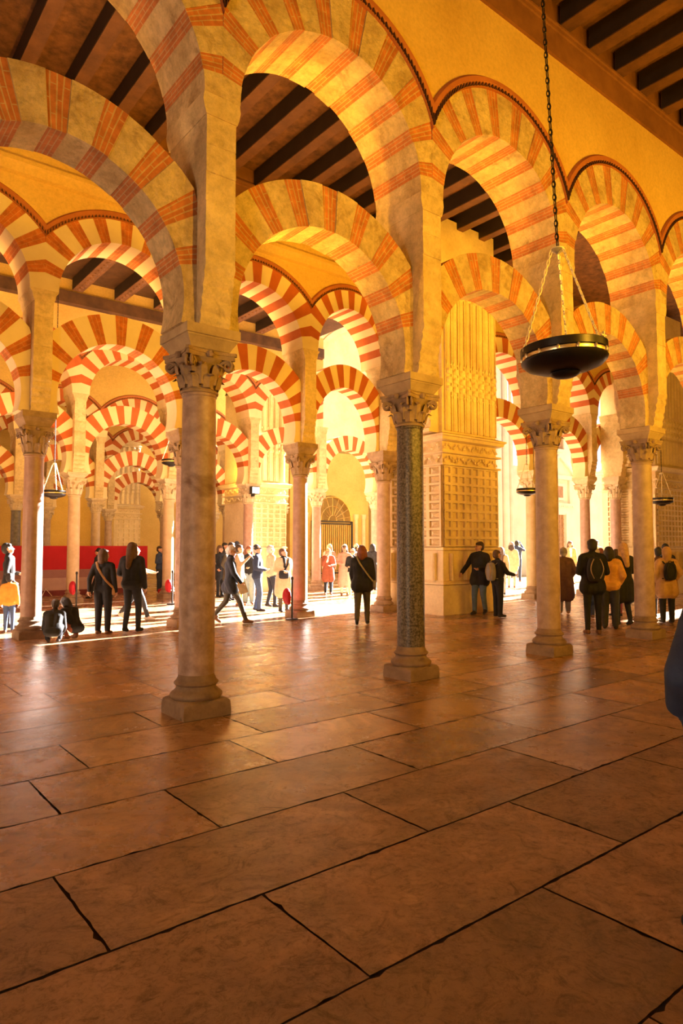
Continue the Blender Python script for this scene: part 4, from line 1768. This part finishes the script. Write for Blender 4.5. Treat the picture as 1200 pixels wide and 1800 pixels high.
pp('p4', 'woman in black trouser suit with a tan strap across her back', 4.52, 12.85, 4, 1.60, 'black', 'black', 'brownshoe', hair=('bob', 'brown'), arms=('back', 'down'), wide=1.15, hyaw=25, voxel=.014)
sling(P['p4'], 'tan cross-body bag with its strap over the back of the black suited woman', 'tan', [(-.13, .05, 1.49), (-.125, -.06, 1.475), (-.07, -.125, 1.36), (.02, -.135, 1.22), (.11, -.135, 1.10), (.20, -.06, .98), (.23, .02, .93)], (.21, .06, .88), bs=(.03, .09, .08))
pp('p5', 'tall woman with long brown hair in black puffer jacket seen from behind', 5.08, 12.85, 8, 1.72, 'black', 'ink', 'black', hair=('long', 'brown'), arms=('belly', 'down'), stride=.22, bulk=1.22, hyaw=10, voxel=.014)
pp('p6', 'person in black cap walking in front of the red screen', 7.45, 21.7, -85, 1.58, 'black', 'black', hat=('cap', 'black'), hair=('short', 'black'), stride=.9)
pp('p7', 'balding man in grey sneakers walking behind the long haired woman', 5.95, 14.9, 80, 1.68, 'stone', 'char', 'stone', hair=('bald', 'blond'), arms=('reach', 'belly'), stride=.9)
pp('p8', 'man in navy jacket and white sneakers standing by the right end of the red screen', 10.05, 22.9, 100, 1.66, 'navy', 'ink', 'sneaker', hair=('short', 'dark'), arms=('phone', 'belly'))
# middle group
pp('p9', 'man in black coat striding right with a paper in his hand', 7.33, 13.0, 78, 1.66, 'ink', 'olive', 'brownshoe', hair=('short', 'grey'), arms=('down', 'fwd'), stride=1.0, bulk=1.22, hpitch=-10, hyaw=10, hem=.80, voxel=.014)
held(P['p9'], 'paper', 'pale paper held by the man striding in the black coat', 'paper', (.24, .26, .80), (.006, .09, .12), 'cream', 20)
pp('p10', 'man in tan jacket and mustard trousers standing behind the striding man', 9.62, 16.55, 100, 1.70, 'khaki', 'mustard', 'brownshoe', hair=('short', 'dark'), arms=('down', 'phone'), shirt='cream', hem=.85)
pp('p11', 'woman with red hair, black jacket and wide blue jeans', 10.1, 16.85, 170, 1.66, 'black', 'wide denim', 'brownshoe', hair=('bob', 'red'), arms=('chin', 'belly'), wide=1.5)
pp('p12', 'man in flat cap, navy jacket and jeans looking right', 9.22, 14.95, 88, 1.68, 'navy', 'bluejean', 'shoe', hat=('cap', 'char'), hair=('short', 'grey'), arms=('belly', 'belly'), stride=.15, bulk=1.25, hpitch=6, wide=1.2)
pp('p13', 'grey haired man in beige jacket with hands at his chest', 10.12, 15.7, 60, 1.68, 'beige', 'ink', 'shoe', hair=('short', 'grey'), arms=('belly', 'pocket'), stride=.2, hpitch=10)
pp('p14', 'woman in knee-length beige coat beside the red cord post', 9.66, 14.4, 150, 1.60, 'beige', 'olive', 'shoe', hair=('short', 'brown'), arms=('down', 'belly'), bulk=1.25, hem=.55, scarf='black', hyaw=-45, hpitch=10)
sling(P['p14'], 'black shoulder bag hanging on the woman in the knee-length beige coat', 'black', [(-.12, -.08, 1.47), (-.11, .06, 1.48), (-.05, .15, 1.30), (.06, .17, 1.13)], (.08, .185, 1.03), bs=(.14, .05, .11))
crowd = [
    ('c1', 'person in black with brown hair in the waiting crowd, beside the thick column', 10.83, 19.9, 120, 1.68, 'black', 'black', ('bob', 'brown'), None),
    ('c2', 'dark haired man in black at the back of the crowd, second from the thick column', 11.85, 21.4, 100, 1.78, 'char', 'ink', ('short', 'black'), None),
    ('c3', 'man in maroon at the back of the crowd, third from the thick column', 10.84, 19.15, 110, 1.78, 'burgundy', 'ink', ('short', 'dark'), None),
    ('c4', 'person in a blue grey cap at the back of the crowd by the floodlight column', 11.77, 20.4, 80, 1.80, 'grey', 'char', ('short', 'black'), ('cap', 'navy')),
    ('c5', 'bald man in dark coat just behind the striding man', 10.3, 18.4, 110, 1.68, 'olive', 'olive', ('bald', 'white'), None),
]
for key, lb, x, y, rel, H, ct, lg, hr, ht in crowd:
    pp(key, lb, x, y, rel, H, ct, lg, hair=hr, hat=ht, arms=('belly', 'pocket'), hem=.7, voxel=.022)
# centre
pp('p16', 'woman in rust coloured coat with white scarf looking down', 14.25, 18.5, 178, 1.58, 'rust', 'ink', 'brownshoe', hair=('bob', 'blond'), arms=('belly', 'chin'), hem=.62, bulk=1.15, scarf='white', hpitch=-10, voxel=.02)
pp('p17', 'woman in long pinkish tan coat and white beanie', 14.45, 17.85, 175, 1.70, 'pinktan', 'cream', 'brownshoe', hair=('long', 'brown'), hat=('beanie', 'white'), arms=('pocket', 'belly'), hem=.42, voxel=.02)
pp('p18', 'blond person half hidden behind the rust coated woman', 16.0, 20.7, 190, 1.74, 'pinktan', 'ink', hair=('bob', 'blond'), voxel=.024)
pp('p19', 'person in black with sunglasses partly hidden by the woman with the grey strap', 14.1, 17.0, 200, 1.58, 'black', 'cream', 'sneaker', hair=('short', 'grey'), arms=('chin', 'belly'), voxel=.02)
pp('p19b', 'person with long black hair far behind the woman with the grey strap', 16.2, 19.3, 100, 1.72, 'grey', 'char', hair=('long', 'black'), hat=('beanie', 'cream'), voxel=.024)
pp('p19c', 'person in black jacket far behind beside the gilded grille', 17.2, 20.2, 150, 1.70, 'black', 'black', hair=('short', 'black'), voxel=.024)
pp('p20', 'auburn haired woman in black jacket walking away with a grey strap across her back', 9.37, 10.98, 6, 1.66, 'black', 'olive', 'black', hair=('bob', 'red'), arms=('fwd', 'down'), stride=.5, bulk=1.3, hem=.86, wide=1.12, voxel=.014)
sling(P['p20'], 'grey strapped bag slung across the back of the auburn haired woman', 'grey', [(-.12, .05, 1.51), (-.115, -.08, 1.50), (-.04, -.165, 1.36), (.06, -.17, 1.22), (.16, -.15, 1.08), (.25, -.04, .96)], (.27, .04, .90), bs=(.04, .1, .09))
held(P['p20'], 'leaflet', 'pinkish leaflet held by the auburn haired woman', 'paper', (-.25, .22, .86), (.005, .07, .10), 'pinktan', 10)
pp('p21', 'woman in grey jacket and long black skirt with her back turned, right of centre', 17.0, 19.3, 30, 1.74, 'char', 'black', hair=('bob', 'black'), hem=.45, arms=('down', 'belly'), voxel=.022)
sling(P['p21'], 'white tote bag on the shoulder of the woman in the grey jacket', 'white', [(-.2, .06, 1.42), (-.22, 0, 1.47), (-.21, -.06, 1.42)], (-.22, -.02, 1.10), bs=(.05, .15, .22))
pp('p22', 'person in black with raised arms half hidden behind the rosy column', 16.6, 18.2, 60, 1.76, 'black', 'char', hair=('short', 'dark'), arms=('up', 'up'), voxel=.022)
# right
pp('p23', 'red faced man in black coat and jeans beside the carved block', 13.05, 10.85, 215, 1.76, 'black', 'denim', 'shoe', hair=('short', 'dark'), arms=('belly', 'out'), hem=.80, bulk=1.2, stride=.25, hyaw=40, wide=1.1, voxel=.015)
pp('p24', 'man in black jacket with a grey backpack facing right near the carved block', 12.92, 10.2, 70, 1.56, 'black', 'black', 'shoe', hair=('short', 'brown'), arms=('down', 'reach'), bulk=1.18, hpitch=4, wide=1.25, voxel=.015)
backpack(P['p24'], 'grey rounded backpack on the man facing right near the carved block', 'grey', 'khaki', .92, .02)
pp('p25', 'woman in beige coat and dark beanie in the bright opening', 22.3, 16.9, 15, 1.80, 'beige', 'stone', 'brownshoe', hair=('bob', 'dark'), hat=('beanie', 'grey'), arms=('up', 'down'), hem=.78, bulk=1.3, voxel=.022)
pp('p26', 'man in navy photographing in the bright opening', 26.5, 19.75, 30, 1.92, 'navy', 'navy', 'brownshoe', hair=('short', 'black'), arms=('up', 'up'), voxel=.024)
held(P['p26'], 'camera', 'black camera raised by the man in navy', 'camera', (0, .30, 1.66), (.07, .04, .05), 'black')
pp('p27', 'woman with long brown hair behind the man with the grey backpack', 18.9, 14.75, 10, 1.62, 'tan', 'stone', hair=('long', 'brown'), voxel=.022)
pp('p27b', 'pale haired person at the corner of the carved block', 18.3, 14.7, 160, 1.55, 'white', 'stone', hair=('short', 'white'), arms=('phone', 'belly'), voxel=.022)
pp('p28', 'person with a black backpack half hidden by the column behind the big lamp', 20.75, 14.6, 20, 1.62, 'rust', 'ink', hair=('short', 'brown'), voxel=.022)
backpack(P['p28'], 'round black backpack showing left of the column behind the big lamp', 'black', 'char', 1.15, .05, -.08)
pp('p29', 'person in long brown coat and grey beanie just right of the column behind the lamp', 14.85, 9.68, 5, 1.60, 'brown', 'grey', 'tan', hair=('short', 'grey'), hat=('beanie', 'grey'), arms=('pocket', 'pocket'), hem=.50, bulk=1.35, wide=1.35, voxel=.016)
pp('p30', 'tall man in black with a black and tan backpack seen from behind', 11.76, 7.05, 3, 1.78, 'black', 'black', 'brownshoe', hair=('short', 'black'), arms=('belly', 'belly'), bulk=1.22, hem=.86, wide=.95, voxel=.014)
backpack(P['p30'], 'black and tan backpack on the tall man in black', 'black', 'khaki', 1.0)
pp('p31', 'person in mustard puffer jacket and grey trousers leaning right', 12.75, 7.27, 25, 1.64, 'mustard', 'char', 'shoe', hair=('bob', 'black'), arms=('belly', 'pocket'), bulk=1.28, stride=.15, wide=1.3, voxel=.014)
pp('p32', 'blond woman in black coat partly hidden by the rightmost column', 13.62, 7.45, -10, 1.72, 'black', 'black', 'shoe', hair=('long', 'blond'), arms=('down', 'belly'), hem=.6, bulk=1.1, stride=-.2, voxel=.016)
pp('p33', 'person in tan coat with a black backpack at the right edge', 14.8, 7.1, 3, 1.62, 'tan', 'black', 'shoe', hair=('none', 'dark'), hat=('hood', 'tan'), arms=('pocket', 'pocket'), hem=.72, bulk=1.3, wide=1.2, voxel=.016)
backpack(P['p33'], 'small black backpack on the tan coat at the right edge', 'black', 'char', .82)
pp('p34', 'person in dark clothes just right of the rightmost column', 15.75, 7.75, 5, 1.62, 'brown', 'black', hair=('short', 'black'), hem=.6, voxel=.02)
pp('p35', 'person in black cap behind the tan coated person', 18.1, 8.7, 20, 1.70, 'black', 'black', hair=('short', 'dark'), hat=('cap', 'black'), voxel=.022)
pp('p36', 'woman in tan coat facing this way in front of the white doorway', 26.6, 17.0, 180, 1.88, 'tan', 'cream', 'brownshoe', hair=('bob', 'brown'), shirt='white', hem=.5, voxel=.026)
pp('p37', 'far person in pale clothes in front of the white facade', 30.6, 18.1, 180, 1.95, 'cream', 'tan', hair=('short', 'dark'), voxel=.03)
pp('p37b', 'red haired person behind the tall man with the backpack', 18.3, 10.7, 5, 1.60, 'rust', 'ink', hair=('bob', 'red'), voxel=.022)
pp('p37c', 'person in navy behind the tall man, left of his shoulder', 14.5, 8.6, 0, 1.60, 'navy', 'navy', 'brownshoe', hair=('short', 'grey'), hem=.5, bulk=1.2, voxel=.02)
pp('p37d', 'person in burgundy trousers behind the mustard jacket', 15.2, 8.5, 0, 1.58, 'char', 'burgundy', hair=('short', 'dark'), bulk=1.2, voxel=.02)
# cut by the right edge, closest to the viewer
pp('p38', 'person in navy padded jacket cut by the right edge, closest to the viewer', 3.155, 1.25, -30, 1.70, 'navy', 'ink', hair=('short', 'dark'), arms=('akimbo', 'pocket'), bulk=1.5, voxel=.014)

# ---------------------------------------------------------------- light


def light(name, kind, loc, power, col, size=.3, target=None, spread=None):
    d = bpy.data.lights.new(name, kind)
    d.energy = power
    d.color = col
    o = bpy.data.objects.new(name, d)
    COL.objects.link(o)
    o.location = loc
    if kind == 'AREA':
        d.shape = 'DISK'
        d.size = size
        if spread:
            d.spread = R(spread)
    elif kind in ('POINT', 'SPOT'):
        d.shadow_soft_size = size
        if kind == 'SPOT':
            d.spot_size = R(spread or 120)
            d.spot_blend = .6
    if target is not None:
        v = Vector(target) - Vector(loc)
        o.rotation_euler = v.to_track_quat('-Z', 'Y').to_euler()
    return o


WARM = (1, .50, .03)
WARM2 = (1, .55, .06)
# uplights standing on the capitals, behind the piers and in the aisle behind the viewer
for x in (4.6, 7.7, 10.9, 14.0, 17.2):
    light('capital_uplight', 'AREA', (x, -.3, 3.95), 152, WARM, .35, (x + .3, 6.0, 6.2), 136)
for i in (1, 2, 3, 4, 5):
    light('capital_uplight', 'AREA', (A(i), YA + .66, 4.0), 80, WARM, .25, (A(i) + .1, YA + 2.6, 7.4), 165)
light('capital_uplight', 'AREA', (A(3) + .1, YA + .66, 4.0), 45, WARM, .25, (13.2, 11.2, 8.2), 80)
light('capital_uplight', 'AREA', (A(0) + .45, YA + .45, 4.0), 45, WARM, .25, (A(0) + 1.8, YA + .2, 7.6), 130)
light('capital_uplight', 'AREA', (A(0) + .1, YA + .62, 3.95), 90, WARM, .3, (A(0) + .8, 11.0, 8.0), 130)
for i in (0, 1, 2, 3, 4):
    light('capital_uplight', 'AREA', (BX[i] + .1, 13.85, 4.2), 85, WARM, .3, (BX[i] + .6, 17.5, 7.8), 150)
for i in (0, 1, 2, 3, 4):
    light('capital_uplight', 'AREA', (C0 + 3 * i, 21.35, 3.95), 62, WARM2, .3, (C0 + 3 * i + .6, 25, 7.2), 150)
for i in (0, 2, 4):
    light('capital_uplight', 'AREA', (C0 + 3 * i, 28.3, 3.8), 42, WARM2, .3, (C0 + 3 * i + .6, 32, 6.6), 150)
light('capital_uplight', 'AREA', (11, 36, 3.8), 40, WARM2, .3, (13, 40, 5.0), 155)
light('floodlight_beam', 'SPOT', (C0 + 9, 20.1, 3.62), 120, WARM2, .1, (9, 15, 6.5), 130)
light('gate_light', 'POINT', (25.5, 30.0, 3.5), 30, WARM2, .3)

# added area lights standing in for daylight from beyond the left and right walls
light('daylight_fill', 'AREA', (-8.9, .2, 2.3), 260, (1, .74, .46), 3.0, (4, 3.2, 1.5), 150)
light('daylight_fill', 'AREA', (31.8, 9.9, 2.6), 170, (1, .66, .36), 2.4, (12, 6, 1.0), 150)
# added lights hidden on the near lower arches, brightening the upper soffits
for i in range(4):
    light('soffit_fill', 'AREA', (A(i) + 1.5, YA, 5.86), 13, WARM, .5, (A(i) + 1.5, YA, 9), 170)

# low winter sun entering through the open crossing
az, el = R(7.5), R(21)
sd = Vector((math.cos(az) * math.cos(el), math.sin(az) * math.cos(el), math.sin(el)))
d = bpy.data.lights.new('sun', 'SUN')
d.energy = 112
d.angle = R(.6)
d.color = (1, .96, .92)
o = bpy.data.objects.new('sun', d)
COL.objects.link(o)
o.location = (60, 30, 30)
o.rotation_euler = (-sd).to_track_quat('-Z', 'Y').to_euler()

w = bpy.data.worlds.new('sky')
SC.world = w
w.use_nodes = True
bg = w.node_tree.nodes['Background']
bg.inputs['Color'].default_value = (.92, .95, 1, 1)
bg.inputs['Strength'].default_value = 1.1

# ---------------------------------------------------------------- camera
cd = bpy.data.cameras.new('camera')
cam = bpy.data.objects.new('camera', cd)
COL.objects.link(cam)
cam.location = (0, 0, 1.661)
cam.rotation_euler = (PI / 2 + .0514, 0, R(HEAD0 - 90))
cd.sensor_fit = 'VERTICAL'
cd.sensor_height = 36
cd.lens = 1185.8 / 1800 * 36
cd.clip_end = 300
SC.camera = cam

SC.view_settings.view_transform = 'Standard'
SC.view_settings.look = 'None'
SC.view_settings.exposure = .14
SC.view_settings.gamma = 1
SC.view_settings.use_curve_mapping = False
